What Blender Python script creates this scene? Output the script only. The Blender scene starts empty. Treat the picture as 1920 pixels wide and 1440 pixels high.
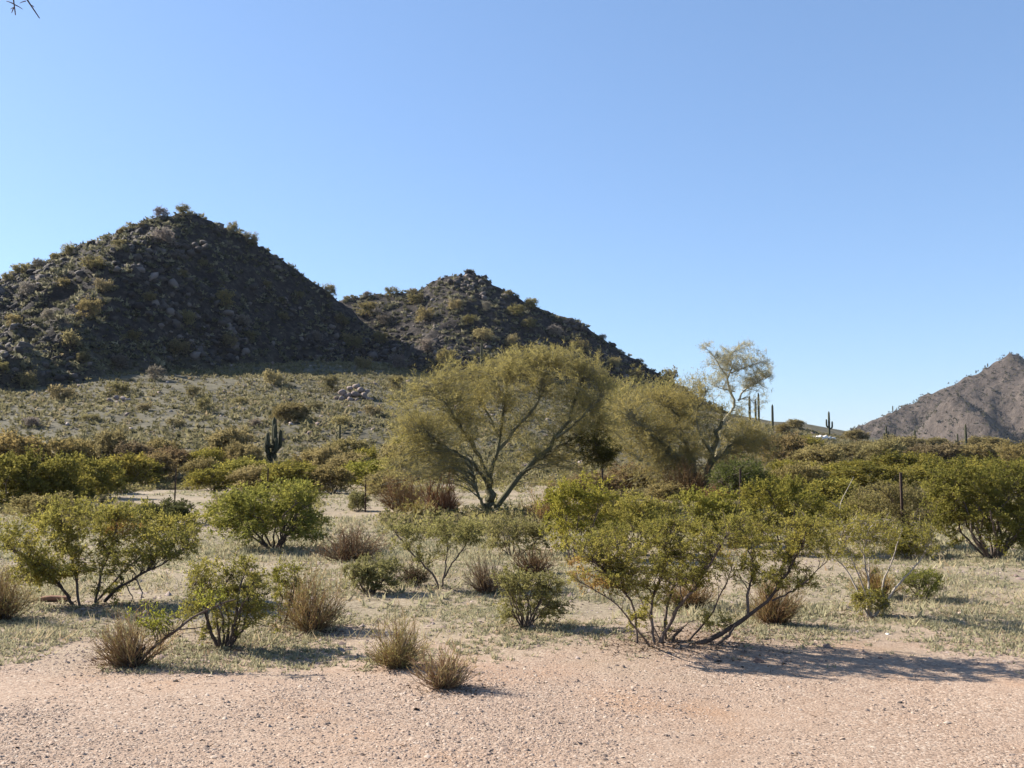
import bpy, math
import numpy as np

# ------------------------------------------------------------------ camera, sky, sun, exposure
scene = bpy.context.scene
COL = scene.collection
FPX = 1805.0                                   # focal length in photograph pixels (1920 wide)
EYE = 1.6
PITCH = math.atan(130.0 / FPX)                 # horizon at row 850
cam_d = bpy.data.cameras.new('camera')
cam_d.sensor_width = 36.0
cam_d.lens = 36.0 * FPX / 1920.0
cam_d.clip_start = 0.05
cam_d.clip_end = 20000.0
cam = bpy.data.objects.new('camera', cam_d)
cam.location = (0, 0, EYE)
cam.rotation_euler = (math.pi / 2 + PITCH, 0, 0)
COL.objects.link(cam)
scene.camera = cam

SUN_EL = math.radians(31.5)
SUN_H = np.array([-0.915, 0.40]); SUN_H /= np.linalg.norm(SUN_H)      # towards the sun, on the ground
world = bpy.data.worlds.new('World'); scene.world = world; world.use_nodes = True
wn = world.node_tree.nodes; wl = world.node_tree.links
bg = wn['Background']
sky = wn.new('ShaderNodeTexSky'); sky.sky_type = 'NISHITA'; sky.sun_disc = False
sky.sun_elevation = SUN_EL
sky.sun_rotation = math.atan2(SUN_H[0], SUN_H[1])
sky.altitude = 450; sky.air_density = 1.0; sky.dust_density = 0.6; sky.ozone_density = 3.0
gam = wn.new('ShaderNodeGamma'); gam.inputs[1].default_value = 0.65       # the camera's soft tone curve over the whole sky
gain = wn.new('ShaderNodeVectorMath'); gain.operation = 'MULTIPLY'; gain.inputs[1].default_value = (1.10, 1.35, 1.70)
wl.new(sky.outputs[0], gam.inputs[0]); wl.new(gam.outputs[0], gain.inputs[0]); wl.new(gain.outputs[0], bg.inputs[0])
bg.inputs[1].default_value = 0.070
sun_d = bpy.data.lights.new('sun', 'SUN'); sun_d.energy = 5.0; sun_d.angle = math.radians(0.53)
sun_d.color = (1.0, 0.93, 0.82)
sun = bpy.data.objects.new('sun', sun_d); COL.objects.link(sun)
sdir = np.array([SUN_H[0] * math.cos(SUN_EL), SUN_H[1] * math.cos(SUN_EL), math.sin(SUN_EL)])
from mathutils import Vector
sun.rotation_euler = Vector(sdir).to_track_quat('Z', 'Y').to_euler()
sun.location = (-40, 20, 40)
vs = scene.view_settings
vs.view_transform = 'Standard'; vs.look = 'None'; vs.exposure = 1.55; vs.gamma = 1.0; vs.use_curve_mapping = False
scene.cycles.max_bounces = 5
scene.cycles.diffuse_bounces = 3
scene.cycles.transmission_bounces = 3
scene.cycles.transparent_max_bounces = 8

# ------------------------------------------------------------------ noise and terrain functions
def vnoise(x, y, seed=0):
    xi = np.floor(x).astype(np.int64); yi = np.floor(y).astype(np.int64)
    fx = x - xi; fy = y - yi
    fx = fx * fx * fx * (fx * (fx * 6 - 15) + 10); fy = fy * fy * fy * (fy * (fy * 6 - 15) + 10)
    def h(a, b):
        n = (a * 374761393 + b * 668265263 + seed * 982451653) & 0x7fffffff
        n = ((n ^ (n >> 13)) * 1274126177) & 0x7fffffff
        n = (n ^ (n >> 16)) & 0xffff
        return n / 32767.5 - 1.0
    a = h(xi, yi) * (1 - fx) + h(xi + 1, yi) * fx
    b = h(xi, yi + 1) * (1 - fx) + h(xi + 1, yi + 1) * fx
    return a * (1 - fy) + b * fy
def fbm(x, y, scale, octv=4, seed=0, gain=0.5):
    v = 0.0; amp = 1.0; f = 1.0 / scale
    for o in range(octv):
        v = v + amp * vnoise(x * f + 17.3 * o, y * f - 9.1 * o, seed + o)
        amp *= gain; f *= 2.03
    return v
def sstep(a, b, v):
    t = np.clip((v - a) / (b - a), 0, 1); return t * t * (3 - 2 * t)

A_PX = [-900, 500, 700, 900, 1100, 1300, 1450, 1500, 1560, 1650, 1720, 1800, 1920, 2600]
A_V = [11.6, 11.6, 11.0, 9.0, 6.5, 4.2, 3.0, 2.8, 2.25, 1.6, 1.2, 0.85, 0.55, 0.3]
def ground_h(x, y):
    x = np.asarray(x, float); y = np.asarray(y, float)
    yy = np.maximum(y, 1.0)
    px = np.where(y > 20, 960 + FPX * x / np.maximum(yy, 20), 960 + FPX * x / 20)
    s = (np.clip(np.minimum(y, np.interp(px, [850, 1380], [118, 190])) - 45, 0, None) / 75.0) ** 1.5
    cap_ = np.interp(px, [850, 1380], [118, 190]); s = s + 0.012 * np.clip(np.minimum(y, 190) - cap_, 0, None)
    s = s * (1 - sstep(205, 420, y))
    z = np.interp(px, A_PX, A_V) * s
    z = z + 0.035 * fbm(x, y, 2.6, 3, 5) * sstep(1, 5, y) + 0.10 * fbm(x, y, 9.0, 2, 9) * sstep(9, 16, y)
    z = z + 0.5 * fbm(x, y, 22.0, 3, 12) * sstep(45, 90, y) * (1 - sstep(300, 500, y))
    # low mound that carries the big creosote
    z = z + 0.09 * np.exp(-(((x - 1.5) / 1.5) ** 2 + ((y - 8.5) / 0.9) ** 2))
    # gullied, uneven rim where the gravel ends
    return z

def ray(px, py):
    u = (px - 960) / FPX; v = (720 - py) / FPX
    return np.array([u, math.cos(PITCH) - v * math.sin(PITCH), math.sin(PITCH) + v * math.cos(PITCH)])
def at(px, py, Y):
    d = ray(px, py); d = d * (Y / d[1]); return np.array([d[0], d[1], EYE + d[2]])

class Hill:
    """ridge line in plan with a front and a back slope, roughened by gullies and crags"""
    def __init__(s, pts, slope_f, slope_b, seed, rough, base=-3.0):
        w = np.array([at(px, py, Y) for px, py, Y in pts])
        o = np.argsort(w[:, 0]); w = w[o]
        s.x, s.y, s.z = w[:, 0], w[:, 1], w[:, 2]
        s.sf, s.sb, s.seed, s.rough, s.base = slope_f, slope_b, seed, rough, base
    def h(s, x, y):
        zr = np.interp(x, s.x, s.z, left=s.base - 4, right=s.base - 4)
        yr = np.interp(x, s.x, s.y)
        d = yr - y
        Lf = (np.maximum(zr, 1) - s.base) / s.sf; Lb = (np.maximum(zr, 1) - s.base) / s.sb
        t = np.where(d > 0, d / Lf, -d / Lb)
        prof = np.where(t < 1, 1 - (1 - np.minimum(t, 1)) ** 1.55, 1 + 0.8 * (t - 1))
        z = zr - np.maximum(zr - s.base, 1.0) * np.minimum(prof, 6)
        wgt = sstep(0.02, 0.25, t) * np.clip(zr / 30.0, 0.1, 1.3)
        g = fbm(x * 1.0, y * 0.45, 26.0, 3, s.seed)
        crag = 1 - np.abs(fbm(x, y, 9.0, 4, s.seed + 7))
        z = z + s.rough * wgt * (2.0 * g + 1.7 * (crag - 0.7))
        z = z + s.rough * (0.34 * fbm(x, y, 3.0, 3, s.seed + 3) + 0.20 * fbm(x, y, 1.1, 2, s.seed + 5))
        return z
hill_a = Hill([(-700, 900, 120), (-400, 720, 130), (-200, 612, 140), (0, 524, 150), (75, 492, 154), (120, 474, 156), (220, 434, 161),
               (300, 404, 166), (340, 399, 168), (372, 402, 170), (440, 432, 175), (500, 470, 180), (560, 508, 185), (610, 545, 189),
               (660, 582, 191), (720, 634, 192), (790, 704, 192), (860, 780, 192), (930, 880, 192)], 0.43, 0.5, 21, 1.2)
hill_b = Hill([(430, 850, 216), (560, 615, 212), (600, 582, 212), (640, 562, 212), (700, 550, 212), (738, 551, 211), (790, 541, 210), (830, 519, 209),
               (860, 513, 208), (888, 513, 208), (930, 536, 206), (980, 562, 204), (1040, 590, 203), (1075, 593, 203), (1110, 620, 202), (1170, 661, 201),
               (1230, 697, 199), (1290, 731, 198), (1340, 761, 198), (1400, 792, 199), (1480, 850, 200)], 0.40, 0.5, 43, 0.85)
hill_c = Hill([(1440, 870, 800), (1560, 826, 790), (1600, 802, 780), (1640, 786, 775), (1700, 759, 770), (1740, 738, 766), (1790, 718, 762), (1830, 700, 760),
               (1862, 681, 758), (1895, 662, 755), (1915, 668, 755), (1960, 692, 750), (2040, 668, 750), (2200, 740, 740), (2500, 870, 730)], 0.42, 0.5, 61, 3.2, -6)
hill_cs = Hill([(1690, 890, 690), (1735, 800, 680), (1768, 752, 672), (1786, 737, 668), (1806, 746, 664), (1850, 775, 656), (1900, 815, 650), (1990, 890, 640)],
               0.5, 0.25, 66, 2.2, -6)
def hill_c_h(x, y): return np.maximum(hill_c.h(x, y), hill_cs.h(x, y))
def terrain(x, y):
    return np.maximum.reduce([ground_h(x, y), hill_a.h(x, y), hill_b.h(x, y), hill_c_h(x, y)])
def land(px, py, fn=terrain, y0=3.0, y1=900.0):
    """where the line of sight through a photograph pixel meets the ground"""
    d = ray(px, py); d = d / d[1]
    Y = np.concatenate([np.linspace(y0, 60, 3000), np.linspace(60, 320, 2600), np.linspace(320, y1, 800)])
    zr = EYE + d[2] * Y; zt = fn(d[0] * Y, Y)
    k = np.argmax(zr <= zt)
    if zr[k] > zt[k]: k = int(np.argmin(zr - zt + np.where(Y > 300, 1e3, 0)))
    return np.array([d[0] * Y[k], Y[k], float(zt[k])])

# ------------------------------------------------------------------ materials
def new_mat(name, rough=0.9, spec=0.2):
    m = bpy.data.materials.new(name); m.use_nodes = True
    nt = m.node_tree; b = nt.nodes['Principled BSDF']
    b.inputs['Roughness'].default_value = rough
    b.inputs['Specular IOR Level'].default_value = spec
    return m, nt, b
def ramp(nt, stops, fac=None):
    r = nt.nodes.new('ShaderNodeValToRGB'); el = r.color_ramp.elements
    while len(el) < len(stops): el.new(0.5)
    for e, (p, c) in zip(el, stops): e.position = p; e.color = (*c, 1)
    if fac is not None: nt.links.new(fac, r.inputs[0])
    return r
def noise(nt, scale, detail=4, rough=0.6, vec=None):
    n = nt.nodes.new('ShaderNodeTexNoise'); n.inputs['Scale'].default_value = scale
    n.inputs['Detail'].default_value = detail; n.inputs['Roughness'].default_value = rough
    if vec is not None: nt.links.new(vec, n.inputs['Vector'])
    return n
def mixc(nt, fac, a, b, mode='MIX'):
    m = nt.nodes.new('ShaderNodeMix'); m.data_type = 'RGBA'; m.blend_type = mode
    for sock, v in ((m.inputs[0], fac), (m.inputs[6], a), (m.inputs[7], b)):
        if isinstance(v, (int, float)): sock.default_value = v
        elif isinstance(v, tuple): sock.default_value = (*v, 1)
        else: nt.links.new(v, sock)
    return m.outputs[2]
def math_n(nt, op, a, b=None, c=None, clamp=False):
    m = nt.nodes.new('ShaderNodeMath'); m.operation = op; m.use_clamp = clamp
    for k, v in enumerate((a, b, c)):
        if v is None: continue
        if isinstance(v, (int, float)): m.inputs[k].default_value = v
        else: nt.links.new(v, m.inputs[k])
    return m.outputs[0]
LEAF_GAIN = 1.25
def leaf_mat(name, stops, trans=0.35, objcolor=True):
    """small leaves: colour from a per-leaf value, partly translucent"""
    m = bpy.data.materials.new(name); m.use_nodes = True; nt = m.node_tree
    for n in list(nt.nodes): nt.nodes.remove(n)
    out = nt.nodes.new('ShaderNodeOutputMaterial')
    at_ = nt.nodes.new('ShaderNodeAttribute'); at_.attribute_name = 'tint'
    trans = min(trans + 0.12, 0.5)
    r = ramp(nt, [(p, tuple(min(c * LEAF_GAIN, .7) for c in cc)) for p, cc in stops], at_.outputs['Fac'])
    col = r.outputs[0]
    if objcolor:
        oi = nt.nodes.new('ShaderNodeObjectInfo')
        col = mixc(nt, 1.0, col, oi.outputs['Color'], 'MULTIPLY')
    d = nt.nodes.new('ShaderNodeBsdfDiffuse'); t = nt.nodes.new('ShaderNodeBsdfTranslucent')
    nt.links.new(col, d.inputs[0]); nt.links.new(col, t.inputs[0])
    mx = nt.nodes.new('ShaderNodeMixShader'); mx.inputs[0].default_value = trans
    nt.links.new(d.outputs[0], mx.inputs[1]); nt.links.new(t.outputs[0], mx.inputs[2])
    nt.links.new(mx.outputs[0], out.inputs[0])
    return m
def wood_mat(name, stops, scale=18.0):
    m, nt, b = new_mat(name, 0.95, 0.1)
    tc = nt.nodes.new('ShaderNodeTexCoord')
    n = noise(nt, scale, 3, 0.6, tc.outputs['Object'])
    at_ = nt.nodes.new('ShaderNodeAttribute'); at_.attribute_name = 'tint'
    f = math_n(nt, 'ADD', math_n(nt, 'MULTIPLY', n.outputs[0], 0.5), math_n(nt, 'MULTIPLY', at_.outputs['Fac'], 0.5))
    r = ramp(nt, stops, f)
    nt.links.new(r.outputs[0], b.inputs['Base Color'])
    return m

M = {}
M['creosote_leaf'] = leaf_mat('creosote_leaf', [(0.0, (.115, .115, .024)), (0.35, (.185, .18, .035)), (0.7, (.27, .245, .045)), (0.86, (.35, .29, .055)), (0.93, (.30, .19, .05)), (1.0, (.27, .15, .045))])
M['bright_leaf'] = leaf_mat('bright_leaf', [(0.0, (.135, .145, .024)), (0.5, (.225, .22, .036)), (0.9, (.34, .305, .055)), (1.0, (.37, .27, .055))])
M['olive_leaf'] = leaf_mat('olive_leaf', [(0.0, (.15, .13, .05)), (0.5, (.215, .19, .07)), (0.85, (.30, .255, .095)), (1.0, (.29, .20, .09))])
M['verde_leaf'] = leaf_mat('verde_leaf', [(0.0, (.17, .15, .06)), (0.5, (.25, .22, .085)), (0.85, (.33, .28, .115)), (1.0, (.33, .23, .12))], 0.4)
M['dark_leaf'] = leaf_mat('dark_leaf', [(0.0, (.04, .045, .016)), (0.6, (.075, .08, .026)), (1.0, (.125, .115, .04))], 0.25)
M['brown_leaf'] = leaf_mat('brown_leaf', [(0.0, (.12, .09, .055)), (0.5, (.18, .14, .085)), (1.0, (.26, .21, .125))], 0.3)
M['grey_leaf'] = leaf_mat('grey_leaf', [(0.0, (.15, .13, .10)), (0.5, (.21, .19, .13)), (1.0, (.30, .27, .18))], 0.3)
M['dry_twig'] = leaf_mat('dry_twig', [(0.0, (.16, .10, .065)), (0.35, (.30, .20, .12)), (0.75, (.46, .34, .20)), (1.0, (.42, .37, .17))], 0.25)
M['rust_twig'] = leaf_mat('rust_twig', [(0.0, (.13, .07, .042)), (0.5, (.23, .115, .06)), (1.0, (.36, .21, .11))], 0.2)
M['cover_leaf'] = leaf_mat('cover_leaf', [(0.0, (.10, .088, .045)), (0.2, (.17, .158, .09)), (0.5, (.25, .235, .15)), (0.75, (.30, .265, .165)), (1.0, (.28, .19, .12))], 0.3, False)
M['dark_bark'] = wood_mat('dark_bark', [(0.25, (.045, .032, .026)), (0.6, (.11, .085, .07)), (0.85, (.24, .20, .17))])
M['pale_bark'] = wood_mat('pale_bark', [(0.25, (.14, .11, .09)), (0.55, (.30, .26, .22)), (0.85, (.48, .43, .38))])
M['verde_bark'] = wood_mat('verde_bark', [(0.25, (.055, .05, .03)), (0.55, (.12, .11, .065)), (0.85, (.24, .22, .14))], 4.0)
M['white_bark'] = wood_mat('white_bark', [(0.25, (.17, .14, .10)), (0.55, (.30, .27, .19)), (0.85, (.45, .41, .32))], 4.0)

def ground_material():
    m, nt, b = new_mat('desert_ground', 0.95, 0.15)
    geo = nt.nodes.new('ShaderNodeNewGeometry'); pos = geo.outputs['Position']
    sep = nt.nodes.new('ShaderNodeSeparateXYZ'); nt.links.new(pos, sep.inputs[0])
    fine = noise(nt, 55.0, 4, 0.75, pos); mid = noise(nt, 5.0, 4, 0.6, pos); big = noise(nt, 0.6, 4, 0.6, pos)
    vor = nt.nodes.new('ShaderNodeTexVoronoi'); vor.inputs['Scale'].default_value = 62.0; nt.links.new(pos, vor.inputs['Vector'])
    sepc = nt.nodes.new('ShaderNodeSeparateColor'); nt.links.new(vor.outputs['Color'], sepc.inputs[0])
    peb = ramp(nt, [(0.0, (.12, .088, .068)), (0.2, (.215, .155, .115)), (0.55, (.28, .20, .148)), (0.85, (.33, .25, .19)), (1.0, (.41, .345, .28))], sepc.outputs[0])
    sand = ramp(nt, [(0.3, (.255, .172, .118)), (0.5, (.29, .205, .148)), (0.7, (.315, .235, .175))], mid.outputs[0])
    orange = nt.nodes.new('ShaderNodeMapRange'); orange.inputs[1].default_value = .52; orange.inputs[2].default_value = .68; nt.links.new(noise(nt, 0.9, 3, 0.55, pos).outputs[0], orange.inputs[0])
    sandc = mixc(nt, orange.outputs[0], sand.outputs[0], (.29, .175, .105))
    gravel = mixc(nt, ramp(nt, [(0.38, (0.25,) * 3), (0.6, (.8,) * 3)], big.outputs[0]).outputs[0], sandc, peb.outputs[0])
    # farther back: pale silt and tan soil with short dry forbs
    soil = ramp(nt, [(0.3, (.15, .12, .078)), (0.46, (.22, .175, .115)), (0.58, (.285, .215, .145)), (0.68, (.34, .275, .20))], noise(nt, 0.45, 6, 0.65, pos).outputs[0])
    soilf = mixc(nt, 0.5, soil.outputs[0], ramp(nt, [(0.38, (.08, .064, .045)), (0.5, (.20, .165, .115)), (0.62, (.36, .30, .225))], noise(nt, 16.0, 6, 0.8, pos).outputs[0]).outputs[0])
    edge = math_n(nt, 'ADD', sep.outputs[1], math_n(nt, 'MULTIPLY', math_n(nt, 'SUBTRACT', noise(nt, 0.8, 4, 0.6, pos).outputs[0], 0.5), 5.0))
    edge = math_n(nt, 'ADD', edge, math_n(nt, 'MULTIPLY', sep.outputs[0], -0.10))
    f1 = nt.nodes.new('ShaderNodeMapRange'); f1.inputs[1].default_value = 7.3; f1.inputs[2].default_value = 9.6; nt.links.new(edge, f1.inputs[0])
    col = mixc(nt, f1.outputs[0], gravel, soilf)
    # bajada: olive-tan stony soil
    baj = ramp(nt, [(0.36, (.036, .032, .021)), (0.5, (.085, .075, .048)), (0.66, (.13, .114, .076))], noise(nt, 0.5, 8, 0.8, pos).outputs[0])
    f2 = nt.nodes.new('ShaderNodeMapRange'); f2.inputs[1].default_value = 42; f2.inputs[2].default_value = 75; nt.links.new(sep.outputs[1], f2.inputs[0])
    col = mixc(nt, f2.outputs[0], col, baj.outputs[0])
    nt.links.new(col, b.inputs['Base Color'])
    h = math_n(nt, 'ADD', math_n(nt, 'MULTIPLY', vor.outputs['Distance'], -0.6), math_n(nt, 'MULTIPLY', fine.outputs[0], 0.8))
    bmp = nt.nodes.new('ShaderNodeBump'); bmp.inputs['Strength'].default_value = 0.45; bmp.inputs['Distance'].default_value = 0.012
    nt.links.new(h, bmp.inputs['Height']); nt.links.new(bmp.outputs[0], b.inputs['Normal'])
    return m
M['ground'] = ground_material()
def hill_material(name, dark, mid_, light, soil, s0, soil_z):
    m, nt, b = new_mat(name, 0.95, 0.15)
    geo = nt.nodes.new('ShaderNodeNewGeometry'); pos = geo.outputs['Position']
    sep = nt.nodes.new('ShaderNodeSeparateXYZ'); nt.links.new(pos, sep.inputs[0])
    n1 = noise(nt, s0, 6, 0.75, pos); n2 = noise(nt, s0 * 0.12, 4, 0.6, pos)
    rock = ramp(nt, [(0.32, dark), (0.5, mid_), (0.68, light)], n1.outputs[0])
    so = ramp(nt, [(0.3, tuple(c * 0.6 for c in soil)), (0.6, soil)], n1.outputs[0])
    f = math_n(nt, 'ADD', math_n(nt, 'MULTIPLY', sep.outputs[2], -1.0 / soil_z[1]), soil_z[0] / soil_z[1])
    f = math_n(nt, 'ADD', f, math_n(nt, 'MULTIPLY', math_n(nt, 'SUBTRACT', n2.outputs[0], 0.5), 4.0), clamp=True)
    col = mixc(nt, f, rock.outputs[0], so.outputs[0])
    nt.links.new(col, b.inputs['Base Color'])
    bmp = nt.nodes.new('ShaderNodeBump'); bmp.inputs['Strength'].default_value = 0.8; bmp.inputs['Distance'].default_value = 0.6 / s0
    nt.links.new(n1.outputs[0], bmp.inputs['Height']); nt.links.new(bmp.outputs[0], b.inputs['Normal'])
    return m
M['hill_a'] = hill_material('varnished_hill', (.008, .007, .007), (.026, .021, .019), (.085, .069, .057), (.118, .102, .068), 0.9, (17, 10))
M['hill_c'] = hill_material('far_hill', (.032, .026, .022), (.066, .052, .044), (.10, .08, .068), (.085, .068, .056), 0.12, (2, 12))
def rock_material(name, stops):
    m, nt, b = new_mat(name, 0.9, 0.2)
    at_ = nt.nodes.new('ShaderNodeAttribute'); at_.attribute_name = 'tint'
    geo = nt.nodes.new('ShaderNodeNewGeometry')
    n = noise(nt, 3.0, 4, 0.7, geo.outputs['Position'])
    f = math_n(nt, 'ADD', math_n(nt, 'MULTIPLY', at_.outputs['Fac'], 0.75), math_n(nt, 'MULTIPLY', n.outputs[0], 0.25))
    nt.links.new(ramp(nt, stops, f).outputs[0], b.inputs['Base Color'])
    return m
M['hill_rock'] = rock_material('hill_rock', [(0.1, (.02, .016, .016)), (0.4, (.04, .033, .03)), (0.7, (.085, .07, .062)), (0.9, (.17, .14, .125)), (1.0, (.27, .23, .21))])
M['pebble'] = rock_material('pebble', [(0.08, (.065, .052, .048)), (0.25, (.18, .135, .11)), (0.5, (.30, .212, .158)), (0.75, (.345, .26, .20)), (0.95, (.44, .37, .305))])
M['pink_rock'] = rock_material('pink_rock', [(0.1, (.09, .062, .055)), (0.5, (.19, .14, .12)), (1.0, (.33, .27, .24))])
M['white_rock'] = rock_material('white_rock', [(0.1, (.5, .46, .42)), (1.0, (.8, .77, .72))])
m_, nt_, b_ = new_mat('post_steel', 0.7, 0.3)
M['post'] = m_
nt_.links.new(ramp(nt_, [(0.35, (.028, .018, .014)), (0.65, (.075, .042, .03))], noise(nt_, 14, 3).outputs[0]).outputs[0], b_.inputs['Base Color'])
m_, nt_, b_ = new_mat('saguaro_skin', 0.85, 0.1); M['saguaro'] = m_
nt_.links.new(ramp(nt_, [(0.35, (.035, .038, .022)), (0.65, (.075, .072, .042))], noise(nt_, 3, 3).outputs[0]).outputs[0], b_.inputs['Base Color'])
M['cut_wood'] = wood_mat('cut_wood', [(0.2, (.12, .05, .035)), (0.6, (.28, .17, .13)), (0.9, (.45, .36, .30))], 9.0)

# ------------------------------------------------------------------ mesh helpers
def nrm(v): return v / np.maximum(np.linalg.norm(v, axis=-1, keepdims=True), 1e-9)
class Geo:
    """collects batches of tubes and leaves for one mesh"""
    def __init__(s): s.v = []; s.f = []; s.t = []; s.n = 0
    def add(s, v, f, t):
        s.v.append(v.astype(np.float32)); s.f.append(f.astype(np.int32) + s.n); s.t.append(t.astype(np.float32)); s.n += len(v)
    def tubes(s, P, Rr, sides=4, tint=None, rng=None):
        P = np.asarray(P, float); Rr = np.asarray(Rr, float); Mn, K, _ = P.shape
        T = np.gradient(P, axis=1); T = nrm(T)
        ref = np.where(np.abs(T[:, :1, 2:3]) > 0.9, np.array([[[1., 0, 0]]]), np.array([[[0, 0, 1.]]]))
        ref = np.repeat(ref, K, 1)
        U = nrm(np.cross(T, ref)); V = np.cross(T, U)
        a = np.arange(sides) * 2 * np.pi / sides
        ring = P[:, :, None, :] + Rr[:, :, None, None] * (np.cos(a)[None, None, :, None] * U[:, :, None, :] + np.sin(a)[None, None, :, None] * V[:, :, None, :])
        v = ring.reshape(-1, 3)
        m = np.arange(Mn)[:, None, None] * K * sides; k = np.arange(K - 1)[None, :, None] * sides; j = np.arange(sides)[None, None, :]; j2 = (j + 1) % sides
        f = np.stack([m + k + j, m + k + j2, m + k + sides + j2, m + k + sides + j], -1).reshape(-1, 4)
        if tint is None: tint = np.full(Mn, 0.5)
        s.add(v, f, np.repeat(tint, K * sides))
    def leaves(s, C, D, L, W, tint, rng):
        """rhombic leaves: centre base C, direction D, length L, width W"""
        n = len(C); D = nrm(D)
        side = nrm(np.cross(D, rng.normal(size=(n, 3))))
        up = np.cross(side, D)
        L = np.broadcast_to(L, n)[:, None]; W = np.broadcast_to(W, n)[:, None]
        q = np.stack([C, C + D * L * .45 + side * W * .5 + up * L * .06, C + D * L, C + D * L * .45 - side * W * .5 + up * L * .06], 1).reshape(-1, 3)
        f = np.arange(n * 4).reshape(n, 4)
        s.add(q, f, np.repeat(tint, 4))
    def blades(s, C, D, L, W, tint, rng):
        """three-cornered leaves for the masses of small brush"""
        n = len(C); D = nrm(D); side = nrm(np.cross(D, rng.normal(size=(n, 3))))
        L = np.broadcast_to(L, n)[:, None]; W = np.broadcast_to(W, n)[:, None]
        q = np.stack([C - side * W * .5, C + side * W * .5, C + D * L], 1).reshape(-1, 3)
        s.add(q, np.arange(n * 3).reshape(n, 3), np.repeat(tint, 3))
    def mesh(s, name, mat, smooth=False):
        v = np.concatenate(s.v); f = np.concatenate(s.f); t = np.concatenate(s.t)
        return raw_mesh(name, v, f, t, mat, smooth)
def raw_mesh(name, v, f, t, mat, smooth=False):
    me = bpy.data.meshes.new(name)
    k = f.shape[1]
    me.vertices.add(len(v)); me.vertices.foreach_set('co', np.ascontiguousarray(v, np.float32).ravel())
    me.loops.add(f.size); me.loops.foreach_set('vertex_index', np.ascontiguousarray(f, np.int32).ravel())
    me.polygons.add(len(f)); me.polygons.foreach_set('loop_start', np.arange(0, f.size, k, dtype=np.int32))
    if t is not None:
        a = me.attributes.new('tint', 'FLOAT', 'POINT'); a.data.foreach_set('value', np.ascontiguousarray(t, np.float32))
    if smooth: me.polygons.foreach_set('use_smooth', np.ones(len(f), bool))
    me.materials.append(mat); me.update(calc_edges=True)
    return me
def link(name, data, parent=None):
    o = bpy.data.objects.new(name, data); COL.objects.link(o)
    if parent is not None: o.parent = parent
    return o
def tag(o, label=None, cat=None, group=None, kind=None):
    for k, v in (('label', label), ('category', cat), ('group', group), ('kind', kind)):
        if v: o[k] = v
    return o
def thing(name, loc, label, cat, group=None):
    o = bpy.data.objects.new(name, None); o.empty_display_size = 0.1; COL.objects.link(o)
    o.location = [float(c) for c in loc]
    return tag(o, label, cat, group)

def sphere_pts(rng, n):
    return nrm(rng.normal(size=(n, 3)))
def resample(poly, K):
    poly = np.asarray(poly, float); d = np.r_[0, np.cumsum(np.linalg.norm(np.diff(poly, axis=0), axis=1))]
    # smooth through the points
    t = np.linspace(0, d[-1], K)
    q = np.stack([np.interp(t, d, poly[:, i]) for i in range(3)], 1)
    for _ in range(2): q[1:-1] = 0.25 * q[:-2] + 0.5 * q[1:-1] + 0.25 * q[2:]
    return q
def curve_to(rng, A, TA, B, K, wander):
    """bent twigs from A (leaving along TA) to B"""
    n = len(A); L = np.linalg.norm(B - A, axis=1, keepdims=True)
    C = A + TA * L * 0.45 + rng.normal(size=(n, 3)) * L * 0.10
    t = np.linspace(0, 1, K)[None, :, None]
    P = (1 - t) ** 2 * A[:, None] + 2 * t * (1 - t) * C[:, None] + t ** 2 * B[:, None]
    w = rng.normal(size=(n, K, 3)) * wander * L[:, None]; w[:, 0] = 0; w[:, -1] = 0
    return P + w

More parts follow.
